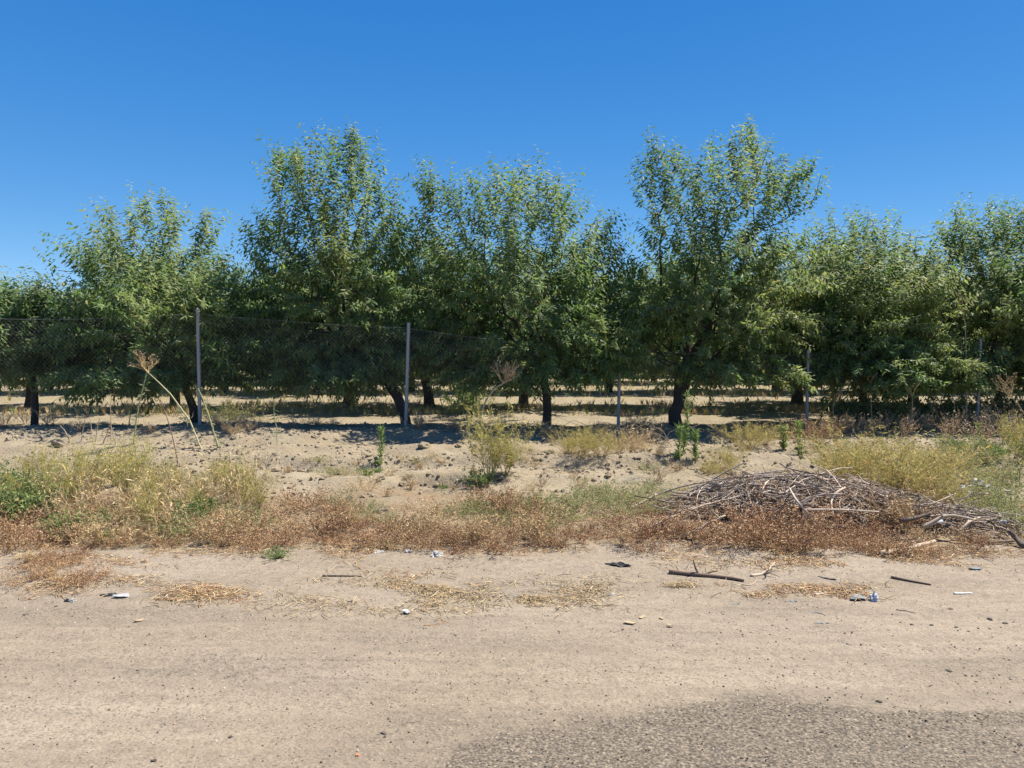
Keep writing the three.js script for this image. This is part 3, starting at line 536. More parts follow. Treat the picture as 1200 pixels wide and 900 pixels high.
  // right
  [[875, 528, 1.0], [855, 548, .75], [895, 522, .8], [850, 560, .5], [830, 556, .5]].forEach(([u, v, s], k) => put(goldP[k % 2], u, v, s * 0.8, r, 'golden bush on the bank behind the brush pile', 'bush', 'golden bushes behind the brush pile'));
  put(goldP[0], 1030, 587, 1.6, r, 'broad golden-green bush rising behind the brush pile', 'bush', null, 0.95);
  [[1000, 580, .8], [1075, 582, .85], [1055, 588, .7], [985, 562, .7], [1095, 596, .6], [1010, 560, .8], [1090, 565, .8]].forEach(([u, v, s], k) => put(goldP[(k + 1) % 2], u, v, s * 1.25, r, 'smaller golden bush against the broad golden-green one', 'bush', 'golden bushes round the broad one'));
  [[1110, 565, .8], [1150, 590, .8], [1185, 600, 1.0], [1195, 575, 1.0], [1130, 545, .7], [1175, 560, .7], [1200, 620, .8], [1165, 610, .6], [1130, 600, .6], [1105, 545, .8], [1150, 565, .6], [1190, 540, .9], [1180, 615, .6]].forEach(([u, v, s], k) => put(olvP[k % 2], u, v, s * 1.2, r, 'olive and gold weed around the white plastic rubbish', 'weed', 'weeds around the plastic rubbish'));
  [[1160, 545, 1.0], [1195, 545, 1.15], [1120, 535, .8], [1185, 530, .9]].forEach(([u, v, s], k) => put(k % 2 ? yelP[k % 3] : grnP[k % 2], u, v, s, r, 'green-gold weed before the dead shrubs at the fence end', 'weed', 'weeds before the dead shrubs'));
  [[1150, 525, 1.0], [1185, 520, 1.1], [1110, 515, .9], [1060, 512, .8], [1015, 512, .8], [1135, 508, 1.0], [1090, 508, .8], [1040, 506, .8], [1170, 512, 1.0], [1200, 514, 1.0], [1075, 505, .9], [990, 508, .7], [1155, 506, .9]].forEach(([u, v, s], k) => put(deadP[k % 2], u, v, s, r, 'brown dead shrub along the fence foot below the dark tree', 'shrub', 'dead shrubs along the fence'));
  [[960, 520, .65], [930, 515, .6], [975, 512, .6]].forEach(([u, v, s], k) => put(rustP[k], u, v, s * 1.9, r, 'reddish dried weed round the foot of the shortest fence post', 'weed', 'reddish weeds at the fence post'));
  [[30, 497, .8], [60, 500, .8], [5, 500, .9], [-20, 505, .9], [95, 505, .5], [175, 508, .55]].forEach(([u, v, s], k) => put(deadP[k % 2], u, v, s * 0.8, r, 'brown dead shrub on the bank before the short tree', 'shrub', 'dead shrubs before the short tree'));
  [[560, 505, .5], [590, 503, .5], [530, 503, .4], [640, 510, .5], [610, 508, .35], [700, 508, .5], [770, 512, .6]].forEach(([u, v, s], k) => put(deadP[k % 2], u, v, s, r, 'small leafless shrub on the fence bank between the trunks', 'shrub', 'small dead shrubs on the fence bank'));
  for (let k = 0; k < 44; k++) { const u = 330 + r() * 480, v = 530 + r() * 58; put([strawP[0], deadP[1], strawP[1], olvP[0], rustP[2]][k % 5], u, v, (0.22 + r() * 0.3) * (k % 5 === 1 ? 0.8 : 1), r, ['wispy straw sprig on the bare bank', 'little dead sprig on the bare bank', 'wispy straw sprig on the bare bank', 'little olive sprig on the bare bank', 'little rusty sprig on the bare bank'][k % 5], 'weed', 'small sprigs on the bare bank'); }
  for (let k = 0; k < 18; k++) put([deadP[0], strawP[0], deadP[1]][k % 3], 250 + r() * 560, 499 + r() * 10, 0.35 + r() * 0.35, r, ['low dead sprig along the shaded fence foot', 'low straw sprig along the shaded fence foot', 'low dead sprig along the shaded fence foot'][k % 3], 'weed', 'sprigs along the shaded fence foot');
  // behind the fence
  const bh = (u, d) => { const x = (u - 600) / F * d; return V(x, heightAt(x, -d), -d); };
  put(olvP[0], bh(268, 13.6), 0, 1.45, r, 'round grey-green bush on the orchard floor behind the fence', 'bush', null, 1.25);
  put(grnP[0], bh(548, 14.5), 0, 1.9, r, 'grey-green seedling bush behind the dead branched shrub', 'bush', null, 1.5);
  [[1040, 12.9], [1085, 13.2], [985, 13.0], [1115, 13.3], [1150, 13.4], [1190, 13.6], [1010, 13.1], [1065, 13.2]].forEach(([u, d], k) => put(grnP[k % 2], bh(u, d), 0, 1.6, r, 'dark green weed behind the fence below the low branches', 'weed', 'green weeds behind the fence'));
}
// dry grass on the orchard floor
{
  const b = new Buf(), r = rng(61); for (let k = 0; k < 7; k++) { const a = r() * 6.28, d = nrm([Math.cos(a) * 0.5, 1, Math.sin(a) * 0.5]); b.blade([0, 0, 0], [d[0] * 0.13, d[1] * 0.13, d[2] * 0.13], nrm(crs(d, rdir(r))), 0.004, [1, 1, 1]); }
  const N = 9000, im = new THREE.InstancedMesh(b.geo(), new THREE.MeshStandardMaterial({ roughness: 1, side: THREE.DoubleSide }), N), m = new THREE.Matrix4(), col = new THREE.Color(); let n = 0;
  while (n < N) { const d = 15.2 + Math.pow(r(), 1.4) * 26, x = (r() * 2 - 1) * (d * 0.75 + 1), q = fbm(x * 0.5, d * 1.9 + 60, 4) + 0.25 * Math.sin((d - 15.2) / 6.2 * 6.28); if (q < 0.05 + r() * 0.3) continue;
    const s = 0.5 + r() * 1.1; m.makeRotationY(r() * 6.28).scale(V(s, s, s)).setPosition(x, heightAt(x, -d), -d); im.setMatrixAt(n, m); const c = r() < 0.35 ? GRN[1] : STRAW[Math.floor(r() * 3)]; col.setRGB(...vary(r, c, 0.2)); im.setColorAt(n++, col); }
  add(im, 'orchard_grass'); im.userData.kind = 'stuff'; tag(im, 'thin dry grass on the orchard floor between rows', 'grass');
}
// tall stalks: polyline in photo pixels at a depth
function stalkPath(list, d, jit, r) { return list.map(([u, v], k) => { const p = at(u, v, d + (k ? gauss(r) * jit : 0)); return p; }); }
function tallStalk(name, list, d, rad, col, label, cat, o = {}) {
  const r = rng(o.seed ?? 5), path = stalkPath(list, d, o.jit ?? 0.03, r), base = path[0].clone(); base.y = heightAt(base.x, base.z) - 0.01; path[0] = base.clone();
  const t = new THREE.Group(); t.position.copy(base); add(t, name); const rel = path.map((p) => [p.x - base.x, p.y - base.y, p.z - base.z]);
  const b = new Buf(); b.tube(rel, rel.map((_, k) => rad * (1 - 0.5 * k / (rel.length - 1))), 6, col, true, 0.1, r); 
  const st = part('stem', b.geo(), M.dry, t);
  const lf = new Buf(); const nl = o.leaves ?? 0;
  for (let k = 0; k < nl; k++) { const f = r() * (o.leafTop ?? 0.7) * (rel.length - 1), i = Math.min(rel.length - 2, Math.floor(f)), q = f - i, A = rel[i], B = rel[i + 1], s = [lerp(A[0], B[0], q), lerp(A[1], B[1], q), lerp(A[2], B[2], q)]; const e = rdir(r); e[1] = e[1] * 0.5 + (o.leafUp ?? 0.3); const ld = nrm(e); lf.leaf(s, ld, nrm(crs(ld, rdir(r))), (o.leafL ?? 0.06) * (0.6 + r() * 0.8), (o.leafW ?? 0.02) * (0.7 + r() * 0.6), vary(r, o.leafC ?? GRN[1], 0.25), 0.2, gauss(r) * 0.3); }
  if (nl) part('leaf_cluster', lf.geo(), M.weed, t, 'stuff');
  if (o.head) { // dry branched head
    const hb = new Buf(), P = rel[rel.length - 1], Q = rel[rel.length - 2], dir = nrm([P[0] - Q[0], P[1] - Q[1], P[2] - Q[2]]);
    const g2 = (p, dd, L, R, dep) => { const e = nrm([dd[0] + gauss(r) * 0.3, dd[1] + gauss(r) * 0.3 + 0.15, dd[2] + gauss(r) * 0.3]), m = [p[0] + dd[0] * L * 0.5, p[1] + dd[1] * L * 0.5, p[2] + dd[2] * L * 0.5], q = [m[0] + e[0] * L * 0.5, m[1] + e[1] * L * 0.5, m[2] + e[2] * L * 0.5]; hb.tube([p, m, q], [R, R * 0.8, R * 0.6], 4, vary(r, o.headC ?? STRAW[1], 0.2), false);
      if (dep < o.head.depth) for (let k = 0; k < 3 + Math.floor(r() * 2); k++) g2(r() < 0.4 ? m : q, nrm([e[0] + gauss(r) * 0.9, e[1] + gauss(r) * 0.6 + 0.25, e[2] + gauss(r) * 0.9]), L * 0.62, R * 0.62, dep + 1);
      else for (let k = 0; k < 3; k++) { const a = rdir(r); hb.blade(q, [q[0] + a[0] * 0.022, q[1] + a[1] * 0.022 + 0.008, q[2] + a[2] * 0.022], nrm(crs(a, rdir(r))), 0.006, vary(r, o.seedC ?? [0.34, 0.24, 0.15], 0.3)); } };
    for (let k = 0; k < o.head.n; k++) g2(P, nrm([dir[0] * 0.5 + gauss(r) * 0.8, dir[1] * 0.5 + 0.45 + gauss(r) * 0.25, dir[2] + gauss(r) * 0.8]), o.head.L * (0.7 + 0.5 * r()), rad * 0.4, 0);
    part('seed_head', hb.geo(), M.dry, t);
  }
  return tag(t, label, cat, o.group);
}
const PSTEM = [0.52, 0.47, 0.28], GSTEM = [0.40, 0.42, 0.21], DSTEM = [0.48, 0.37, 0.24];
tallStalk('tall_stalk', [[236, 522], [222, 492], [200, 462], [186, 448], [174, 437]], 9.9, 0.012, PSTEM, 'thick pale stalk leaning over to a dry brown seed head', 'stalk', { seed: 21, leaves: 14, leafL: 0.13, leafW: 0.035, leafTop: 0.4, leafC: [0.36, 0.36, 0.22], head: { n: 7, L: 0.15, depth: 2 } });
tallStalk('tall_stalk', [[156, 515], [160, 490], [165, 465], [170, 445], [172, 437]], 10.0, 0.011, GSTEM, 'upright pale green stalk meeting the brown seed head', 'stalk', { seed: 22, leaves: 14, leafL: 0.09, leafW: 0.025, leafC: [0.30, 0.33, 0.16], head: { n: 4, L: 0.14, depth: 2 } });
tallStalk('tall_stalk', [[257, 524], [250, 505], [244, 485], [238, 468], [232, 455]], 9.9, 0.012, GSTEM, 'bare green stalk crossing the tallest fence post', 'stalk', { seed: 23, leaves: 12, leafL: 0.09, leafW: 0.03, leafTop: 0.5, leafC: [0.30, 0.33, 0.18] });
tallStalk('tall_stalk', [[216, 575], [209, 545], [203, 515], [196, 490], [188, 470]], 9.0, 0.008, [0.22, 0.13, 0.09], 'thin reddish-brown stalk rising from the yellow thicket', 'stalk', { seed: 24, leaves: 16, leafL: 0.06, leafW: 0.015, leafC: [0.33, 0.26, 0.15] });
tallStalk('tall_stalk', [[325, 520], [324, 500], [321, 485], [321, 468]], 10.0, 0.008, GSTEM, 'slim green stalk alone before the shaded bank', 'stalk', { seed: 25, leaves: 14, leafL: 0.07, leafW: 0.02, leafTop: 0.8, leafC: [0.24, 0.30, 0.14] });
tallStalk('tall_stalk', [[150, 470], [158, 448], [153, 428], [149, 420]], 11.4, 0.009, DSTEM, 'broken dry stalk beside the brown seed head', 'stalk', { seed: 26, leaves: 5, leafL: 0.05, leafW: 0.015, leafC: [0.32, 0.26, 0.16] });
const stubL = 'short pale dead stalk sticking up from the bank before the fence', stubG = 'dead stalks on the bank';
[[[95, 515], [97, 505], [100, 490]], [[109, 516], [107, 503], [106, 492]], [[112, 514], [114, 500], [117, 490]], [[120, 518], [126, 507], [129, 495]], [[136, 514], [131, 503], [127, 494]], [[130, 513], [130, 490], [129, 470]], [[83, 520], [76, 505], [70, 498]]].forEach((l, k) => tallStalk('dead_stalk', l, 10.1, 0.008, DSTEM, stubL, 'stalk', { seed: 40 + k, group: stubG }));
// dead branched shrub behind the fence and dead heads along it
tallStalk('dead_branched_shrub', [[560, 505], [564, 485], [569, 470], [580, 455], [590, 449]], 11.3, 0.018, [0.56, 0.44, 0.29], 'pale leafless branched shrub behind the bank before the dark crown', 'shrub', { seed: 51, head: { n: 10, L: 0.19, depth: 2 }, headC: [0.52, 0.39, 0.25] });
tallStalk('dead_branched_shrub', [[1067, 520], [1068, 500], [1069, 480], [1069, 464]], 11.4, 0.014, [0.30, 0.22, 0.14], 'forked dead stalk standing upright before the last dark trees', 'stalk', { seed: 52, leaves: 6, leafL: 0.05, leafC: [0.3, 0.24, 0.15], head: { n: 6, L: 0.17, depth: 1 } });
tallStalk('dead_branched_shrub', [[1215, 505], [1204, 490], [1194, 475], [1186, 466]], 10.5, 0.010, DSTEM, 'dry brown umbrella-like seed head over the dead shrubs', 'stalk', { seed: 53, head: { n: 7, L: 0.17, depth: 2 } });
tallStalk('dead_branched_shrub', [[1022, 505], [1021, 480], [1020, 455], [1020, 448]], 12.0, 0.007, DSTEM, 'thin dead stalk with a small pale seed head', 'stalk', { seed: 54, head: { n: 5, L: 0.12, depth: 1 }, seedC: [0.5, 0.42, 0.33] });
tallStalk('dead_branched_shrub', [[978, 520], [977, 495], [976, 475], [978, 470]], 11.8, 0.007, DSTEM, 'thin dead stalk beside the shortest fence post', 'stalk', { seed: 56, head: { n: 4, L: 0.1, depth: 1 } });
tallStalk('climbing_stem', [[1133, 490], [1133, 450], [1132, 410], [1131, 380], [1128, 365]], 12.2, 0.012, [0.40, 0.36, 0.24], 'tall pale stem rising past the fence top beside the last post', 'stalk', { seed: 57, leaves: 26, leafL: 0.10, leafW: 0.03, leafTop: 1, leafC: [0.24, 0.25, 0.10], head: { n: 4, L: 0.2, depth: 1 } });
tallStalk('leaning_stick', [[1182, 565], [1167, 545], [1153, 527], [1141, 508]], 8.6, 0.009, [0.46, 0.40, 0.30], 'long pale stick leaning in the weeds above the plastic rubbish', 'stick', { seed: 58 });
tallStalk('leaning_stick', [[1192, 560], [1180, 545], [1170, 533]], 8.7, 0.006, [0.46, 0.40, 0.30], 'thin pale stick leaning beside the long one over the rubbish', 'stick', { seed: 59 });
// green upright spikes
const spikeL = 'upright dark green leafy spike of horseweed on the bank';
[[[443, 570], [444, 545], [447, 520], [447, 500], 9.0, 0, 'tall green leafy spike alone on the bare bank'], [[442, 582], [443, 572], [443, 560], [443, 552], 8.7, 1, 'short green leafy spike before the tall lone one'], [[430, 585], [431, 572], [431, 560], [431, 555], 8.6, 2, 'shortest green leafy spike near the straw tuft'],
 [[800, 545], [803, 515], [806, 490], [805, 460], 9.4, 3, 'tallest green leafy spike before the thick curved trunk'], [[793, 550], [795, 535], [796, 515], [796, 500], 9.2, 4, 'dark green leafy spike beside the tallest one'], [[815, 548], [815, 530], [815, 515], [815, 505], 9.2, 5, 'green leafy spike between the tallest one and the golden bushes'],
 [[938, 542], [937, 525], [936, 510], [935, 495], 9.6, 6, 'bright green leafy spike below the shortest fence post'], [[918, 535], [918, 520], [919, 508], [919, 500], 9.8, 7, 'green leafy spike in front of the reddish weeds'], [[522, 592], [521, 585], [520, 578], [519, 572], 8.1, 8, 'small green sprout at the edge of the hollow'], [[960, 505], [962, 490], [964, 475], [964, 468], 12.4, 9, 'green leafy spike behind the shortest fence post'], [[1150, 540], [1149, 525], [1148, 510], [1148, 498], 10.2, 10, 'green leafy spike among the dead shrubs']].forEach((q) => {
  const [d, k, label] = q.slice(4); tallStalk('green_spike', q.slice(0, 4), d, 0.006, [0.14, 0.17, 0.06], label, 'weed', { seed: 70 + k, leaves: 240, leafL: 0.075, leafW: 0.013, leafTop: 1, leafUp: 0.7, leafC: [0.21, 0.30, 0.085], group: 'green leafy spikes on the bank' });
});
// brambly arching canes at the fence between the third post and the thick trunk
{ const r = rng(88);
  for (let k = 0; k < 16; k++) { const u = 690 + r() * 110, v = 520 + r() * 18, L = 20 + r() * 45, s = r() < 0.5 ? -1 : 1; tallStalk('dry_cane', [[u, v], [u + s * L * 0.3, v - L * 0.6], [u + s * L * 0.8, v - L * 0.8], [u + s * L * 1.2, v - L * 0.6]], 9.9 + r() * 0.9, 0.005, vary(r, [0.40, 0.31, 0.20], 0.2), 'arching dry cane tangled at the fence foot beside the thick trunk', 'stalk', { seed: 300 + k, group: 'dry canes at the fence foot' }); }
}
console.log('weeds done');

// ------------------------------------------------------------------ brush pile
const PILE = [[2.72, -6.95, 1.15, 0.7, 0.34], [1.95, -6.9, 0.6, 0.45, 0.17], [3.45, -6.75, 0.7, 0.45, 0.20], [4.0, -6.4, 0.55, 0.34, 0.16]];
function pileH(x, z) { let h = 0; for (const [cx, cz, a, b, H] of PILE) { const q = ((x - cx) / a) ** 2 + ((z - cz) / b) ** 2; if (q < 1) h = Math.max(h, H * Math.pow(1 - q, 0.6)); } return h; }
const STICKC = [[0.36, 0.295, 0.235], [0.255, 0.205, 0.162], [0.46, 0.38, 0.30], [0.165, 0.128, 0.100], [0.58, 0.475, 0.365]];
function stickMesh(name, pts, rad, col, r, label, cat, group, knots = 0) {
  if (rad > 0.015) rad *= 0.82;
  const base = pts[Math.floor(pts.length / 2)], b = new Buf();
  const rel = pts.map((p) => [p[0] - base[0], p[1] - base[1], p[2] - base[2]]);
  b.tube(rel, rel.map((_, k) => rad * (1 - 0.45 * k / (rel.length - 1))), rad > 0.02 ? 9 : 6, col, true, 0.22, r);
  for (let k = 0; k < knots; k++) { const i = 1 + Math.floor(r() * (rel.length - 2)), P = rel[i], d = nrm([gauss(r), 0.35 + r() * 0.3, gauss(r)]), L = Math.min(0.11, rad * (5 + r() * 14)), e = nrm([d[0] + gauss(r) * 0.5, d[1], d[2] + gauss(r) * 0.5]); b.tube([P, [P[0] + d[0] * L * 0.5, P[1] + d[1] * L * 0.5, P[2] + d[2] * L * 0.5], [P[0] + (d[0] + e[0]) * L * 0.5, P[1] + (d[1] + e[1]) * L * 0.5, P[2] + (d[2] + e[2]) * L * 0.5]], [rad * 0.5, rad * 0.4, rad * 0.25], 5, col, true, 0.1, r); }
  const o = new THREE.Mesh(b.geo(), M.wood); o.position.set(...base); add(o, name); return tag(o, label, cat, group);
}
function pileStick(r, cx, cz, ang, L, lift, bend, n = 7) {
  const pts = [], ca = Math.cos(ang), sa = Math.sin(ang), tilt = gauss(r) * 0.28 * L;
  for (let k = 0; k < n; k++) { const t = k / (n - 1) - 0.5, s = t * L, o = bend * L * (0.25 - t * t) * 2, x = cx + ca * s - sa * o, z = cz + sa * s + ca * o; pts.push([x, 0, z]); }
  const hs = pts.map((p) => heightAt(p[0], p[2]) + pileH(p[0], p[2]) * lift);
  const sm = hs.map((_, k) => { let s = 0, w = 0; for (let j = 0; j < n; j++) { const q = Math.exp(-((j - k) ** 2) / 5); s += hs[j] * q; w += q; } return s / w; });
  pts.forEach((p, k) => { p[1] = Math.max(sm[k] + tilt * (k / (n - 1) - 0.5), heightAt(p[0], p[2]) + 0.006) + 0.006 + gauss(r) * 0.012; });
  return pts;
}
{
  const r = rng(3131);
  const label = 'weathered grey-brown branch in the brush heap behind the rust-brown weeds', group = 'branches heaped in the brush pile';
  for (let k = 0; k < 280; k++) {
    const pk = r(), P = PILE[pk < 0.62 ? 0 : pk < 0.74 ? 1 : pk < 0.88 ? 2 : 3], a0 = r() * 6.28, q = Math.sqrt(r()) * 0.92;
    const cx = P[0] + Math.cos(a0) * q * P[2] * 0.85, cz = P[1] + Math.sin(a0) * q * P[3] * 0.8;
    const ang = (r() < 0.4 ? gauss(r) * 0.6 : r() * 3.14) + 0.1, L = 0.25 + Math.pow(r(), 1.8) * 0.75, rad = 0.0035 + Math.pow(r(), 2.6) * 0.009;
    stickMesh('branch', pileStick(r, cx, cz, ang, L, 0.80 + r() * 0.28, gauss(r) * 0.55), rad, vary(r, STICKC[Math.floor(r() * 5)], 0.25), r, label, 'branch', group, r() < 0.6 ? 1 + Math.floor(r() * 4) : 0);
  }
  // inner twigs of the heap, uncountable
  const b = new Buf();
  for (let k = 0; k < 1500; k++) {
    const pk = r(), P = PILE[pk < 0.6 ? 0 : pk < 0.74 ? 1 : pk < 0.88 ? 2 : 3], a0 = r() * 6.28, q = Math.sqrt(r()) * 0.97, cx = P[0] + Math.cos(a0) * q * P[2] * 0.9, cz = P[1] + Math.sin(a0) * q * P[3] * 0.88;
    const pts = pileStick(r, cx, cz, r() * 3.14, 0.12 + r() * 0.4, 0.1 + Math.pow(r(), 0.8) * 0.8, gauss(r) * 0.9, 5); b.tube(pts, pts.map((_, j) => 0.0035 + 0.003 * r() - 0.0004 * j), 4, vary(r, STICKC[Math.floor(r() * 4)], 0.3), true);
  }
  const o = add(new THREE.Mesh(b.geo(), M.wood), 'twig_litter'); o.userData.kind = 'stuff'; tag(o, 'fine grey twigs packed inside the brush heap', 'twigs');
  // recognisable single branches, from the photograph: pixels and height above the ground
  const line = (name, list, rad, col, label, knots = 0, cat = 'branch', lift = 0.0) => {
    const rr = rng(Math.round(list[0][0] * 7 + list[0][1])), raw = list.map(([u, v, h]) => { let p = gp(u, v); if (h) { let best = p; for (let i = 0; i < 3; i++) { const q = at(u, v, -best.z); best = V(q.x, 0, best.z - h * 0); const hh = heightAt(q.x, best.z) + h; const sc = (EYE - hh) / Math.max(0.05, EYE - q.y); best = V(q.x * sc, hh, best.z * sc); } return [best.x, heightAt(best.x, best.z) + h, best.z]; } return [p.x, p.y + rad * 0.8, p.z]; });
    const curve = new THREE.CatmullRomCurve3(raw.map((p) => V(...p))), pts = curve.getPoints(Math.max(8, list.length * 4)).map((p) => [p.x, Math.max(p.y, heightAt(p.x, p.z) + rad * 0.6), p.z]);
    return stickMesh(name, pts, rad, col, rr, label, cat, null, knots);
  };
  const TAN = [0.50, 0.39, 0.27], DK = [0.14, 0.105, 0.08];
  line('log', [[1033, 653], [1060, 648], [1095, 638]], 0.032, TAN, 'peeled tan log on the straw before the brush heap', 0, 'log');
  line('branch', [[1062, 651, .02], [1070, 640, .07], [1078, 630, .13]], 0.010, [0.46, 0.37, 0.27], 'short fork standing off the peeled tan log');
  line('branch', [[798, 632, .0], [815, 622, .06], [832, 612, .12], [850, 604, .18]], 0.020, [0.52, 0.42, 0.30], 'pale peeled branch propped in the rust-brown weeds', 2);
  line('branch', [[735, 628], [755, 620, .04], [790, 605, .12], [830, 590, .2]], 0.012, [0.46, 0.37, 0.27], 'long pale branch reaching out of the heap over olive weeds', 1);
  line('branch', [[740, 595, .02], [770, 580, .1], [800, 568, .22], [850, 560, .34]], 0.012, [0.46, 0.38, 0.28], 'longest pale branch arching over the end of the heap', 1);
  line('branch', [[955, 617, .12], [945, 600, .26], [935, 588, .34], [925, 572, .38]], 0.018, [0.46, 0.38, 0.29], 'thick pale branch standing up the face of the heap', 2);
  line('branch', [[945, 597, .28], [985, 597, .27], [1030, 600, .22]], 0.009, [0.52, 0.44, 0.34], 'straight pale rod lying across the face of the heap');
  line('branch', [[1072, 610, .05], [1076, 595, .14], [1080, 580, .25]], 0.022, [0.44, 0.36, 0.28], 'upright pale stub at the low end of the heap', 1);
  line('log', [[1082, 618, .12], [1110, 604, .20], [1140, 608, .16]], 0.022, [0.36, 0.29, 0.22], 'bent grey log on top of the low end of the heap', 1, 'log');
  line('log', [[1095, 612, .12], [1120, 622, .09], [1142, 634, .03]], 0.026, DK, 'dark weathered log slanting down the end of the heap', 0, 'log');
  line('log', [[1055, 610, .16], [1075, 606, .17], [1092, 600, .2]], 0.026, DK, 'dark log end inside the heap', 0, 'log');
  line('branch', [[1125, 622, .06], [1135, 612, .12], [1148, 606, .14]], 0.017, [0.50, 0.40, 0.29], 'tan crooked branch on the end of the heap', 1);
  line('log', [[1137, 637], [1165, 638], [1188, 637]], 0.026, [0.20, 0.155, 0.115], 'long dark branch lying flat past the end of the heap', 1, 'log');
  line('log', [[1200, 641, .02], [1190, 630, .07], [1182, 622, .12]], 0.032, [0.12, 0.095, 0.075], 'dark split stump propped at the end of the heap', 0, 'log');
  line('branch', [[1090, 590, .2], [1105, 584, .24], [1120, 577, .27]], 0.008, [0.5, 0.42, 0.3], 'thin pale branch poking up behind the heap');
  line('branch', [[1112, 578, .2], [1120, 590, .14], [1130, 600, .12]], 0.007, [0.5, 0.42, 0.3], 'thin pale twig crossing behind the heap');
  // on the road edge
  line('branch', [[784, 674], [815, 676], [845, 679], [872, 683]], 0.021, [0.17, 0.12, 0.085], 'dark brown branch lying on the bare road edge', 2);
  line('branch', [[880, 677], [892, 673, .01], [900, 668, .03], [908, 659, .06]], 0.012, [0.50, 0.40, 0.29], 'pale forked twig beside the dark brown branch', 3);
  line('branch', [[868, 686], [878, 688], [886, 680], [880, 676]], 0.007, [0.34, 0.27, 0.20], 'curled bark strip at the end of the dark brown branch');
  line('branch', [[378, 677], [402, 677], [424, 677]], 0.009, [0.06, 0.045, 0.035], 'straight black-brown stick alone on the road edge');
  line('branch', [[497, 735], [515, 733], [527, 730]], 0.006, [0.30, 0.18, 0.10], 'short reddish stick on the dusty road');
  line('branch', [[1044, 679], [1067, 684], [1091, 688]], 0.012, [0.085, 0.06, 0.045], 'slim dark stick on the road edge below the peeled log');
  line('branch', [[471, 692], [475, 684], [486, 675]], 0.006, [0.56, 0.48, 0.36], 'curved pale straw-coloured twig on the road edge');
  line('branch', [[655, 711], [668, 710], [682, 710]], 0.006, [0.24, 0.15, 0.10], 'short brown twig in the straw on the road');
  line('branch', [[1118, 698], [1128, 697], [1139, 697]], 0.010, [0.66, 0.62, 0.55], 'short white stick on the road edge');
  line('branch', [[545, 720], [553, 717], [560, 716]], 0.005, [0.5, 0.41, 0.3], 'short tan twig at the end of the straw streak');
  line('branch', [[1050, 716], [1062, 718], [1073, 721]], 0.006, [0.10, 0.08, 0.065], 'thin dark twig near the torn blue plastic');
  line('branch', [[775, 618, .03], [790, 625], [805, 632]], 0.010, [0.36, 0.29, 0.22], 'grey twig lying in the rust-brown weeds');
}
console.log('pile done');

// ------------------------------------------------------------------ rubbish
function crumple(seed, w, h, l, rough, detail = 3) {
  const g0 = new THREE.IcosahedronGeometry(1, detail), p = g0.attributes.position, s = seed * 7.3;
  for (let i = 0; i < p.count; i++) { const x = p.getX(i), y = p.getY(i), z = p.getZ(i); const k = 1 + rough * (vn(x * 2.1 + s, y * 2.3 + z * 1.7) + 0.7 * vn(x * 5.3 + z * 4.1 + s, y * 5.1 - z * 3.2) + 0.4 * Math.abs(vn(x * 9 + s, z * 9 + y * 7))); p.setXYZ(i, x * w * k, Math.max(-0.3, y) * h * k + h * 0.3, z * l * k); }
  g0.computeVertexNormals(); return g0;
}
function sheetScrap(seed, w, l, bendy) { // torn thin piece with thickness
  const r = rng(seed), sh = new THREE.Shape(), n = 11; for (let k = 0; k < n; k++) { const a = k / n * 6.283, q = 0.72 + r() * 0.4; const x = Math.cos(a) * w * q, y = Math.sin(a) * l * q; k ? sh.lineTo(x, y) : sh.moveTo(x, y); } sh.closePath();
  const g = new THREE.ExtrudeGeometry(sh, { depth: 0.004, bevelEnabled: true, bevelSize: 0.0015, bevelThickness: 0.0015, bevelSegments: 1 }); g.rotateX(-Math.PI / 2);
  const p = g.attributes.position; for (let i = 0; i < p.count; i++) p.setY(i, p.getY(i) + bendy * (0.4 + 0.4 * vn(p.getX(i) * 14 + seed, p.getZ(i) * 14)) * 0.05);
  g.computeVertexNormals(); return g;
}
function rubbish(name, geo, mat, u, v, yaw, label, cat, lift = 0.004) { const p = gp(u, v), o = new THREE.Mesh(geo, mat); o.position.set(p.x, p.y + lift, p.z); o.rotation.y = yaw; o.scale.setScalar(0.62); add(o, name); return tag(o, label, cat); }
function extrudeStrip(L, W, curve, thick) { const b = new Buf(), n = 12; for (let k = 0; k <= n; k++) { const t = k / n - 0.5, x = t * L, z = curve * (0.25 - t * t) * 4, w = W * (1 - Math.pow(Math.abs(t * 2), 4) * 0.5), y = 0.008 * vn(t * 5, curve * 30); for (const [s, h] of [[-1, 0], [1, 0], [1, thick], [-1, thick]]) b.v(x, y + h, z + s * w / 2, [1, 1, 1]); } for (let k = 0; k < n; k++) for (let s = 0; s < 4; s++) { const a = k * 4 + s, c = k * 4 + (s + 1) % 4; b.i.push(a, a + 4, c + 4, a, c + 4, c); } b.i.push(0, 1, 2, 0, 2, 3, n * 4, n * 4 + 2, n * 4 + 1, n * 4, n * 4 + 3, n * 4 + 2); return b.geo(false); }
rubbish('plastic_bag', crumple(3, 0.19, 0.10, 0.12, 0.7, 4), M.plastic, 1143, 580, 0.3, 'crumpled clear-white plastic bag in the weeds behind the heap', 'bag', 0.04);
rubbish('plastic_bag', crumple(4, 0.06, 0.05, 0.05, 0.5), M.plastic, 1122, 579, 1.3, 'small white plastic wad beside the crumpled bag', 'plastic', 0.03);
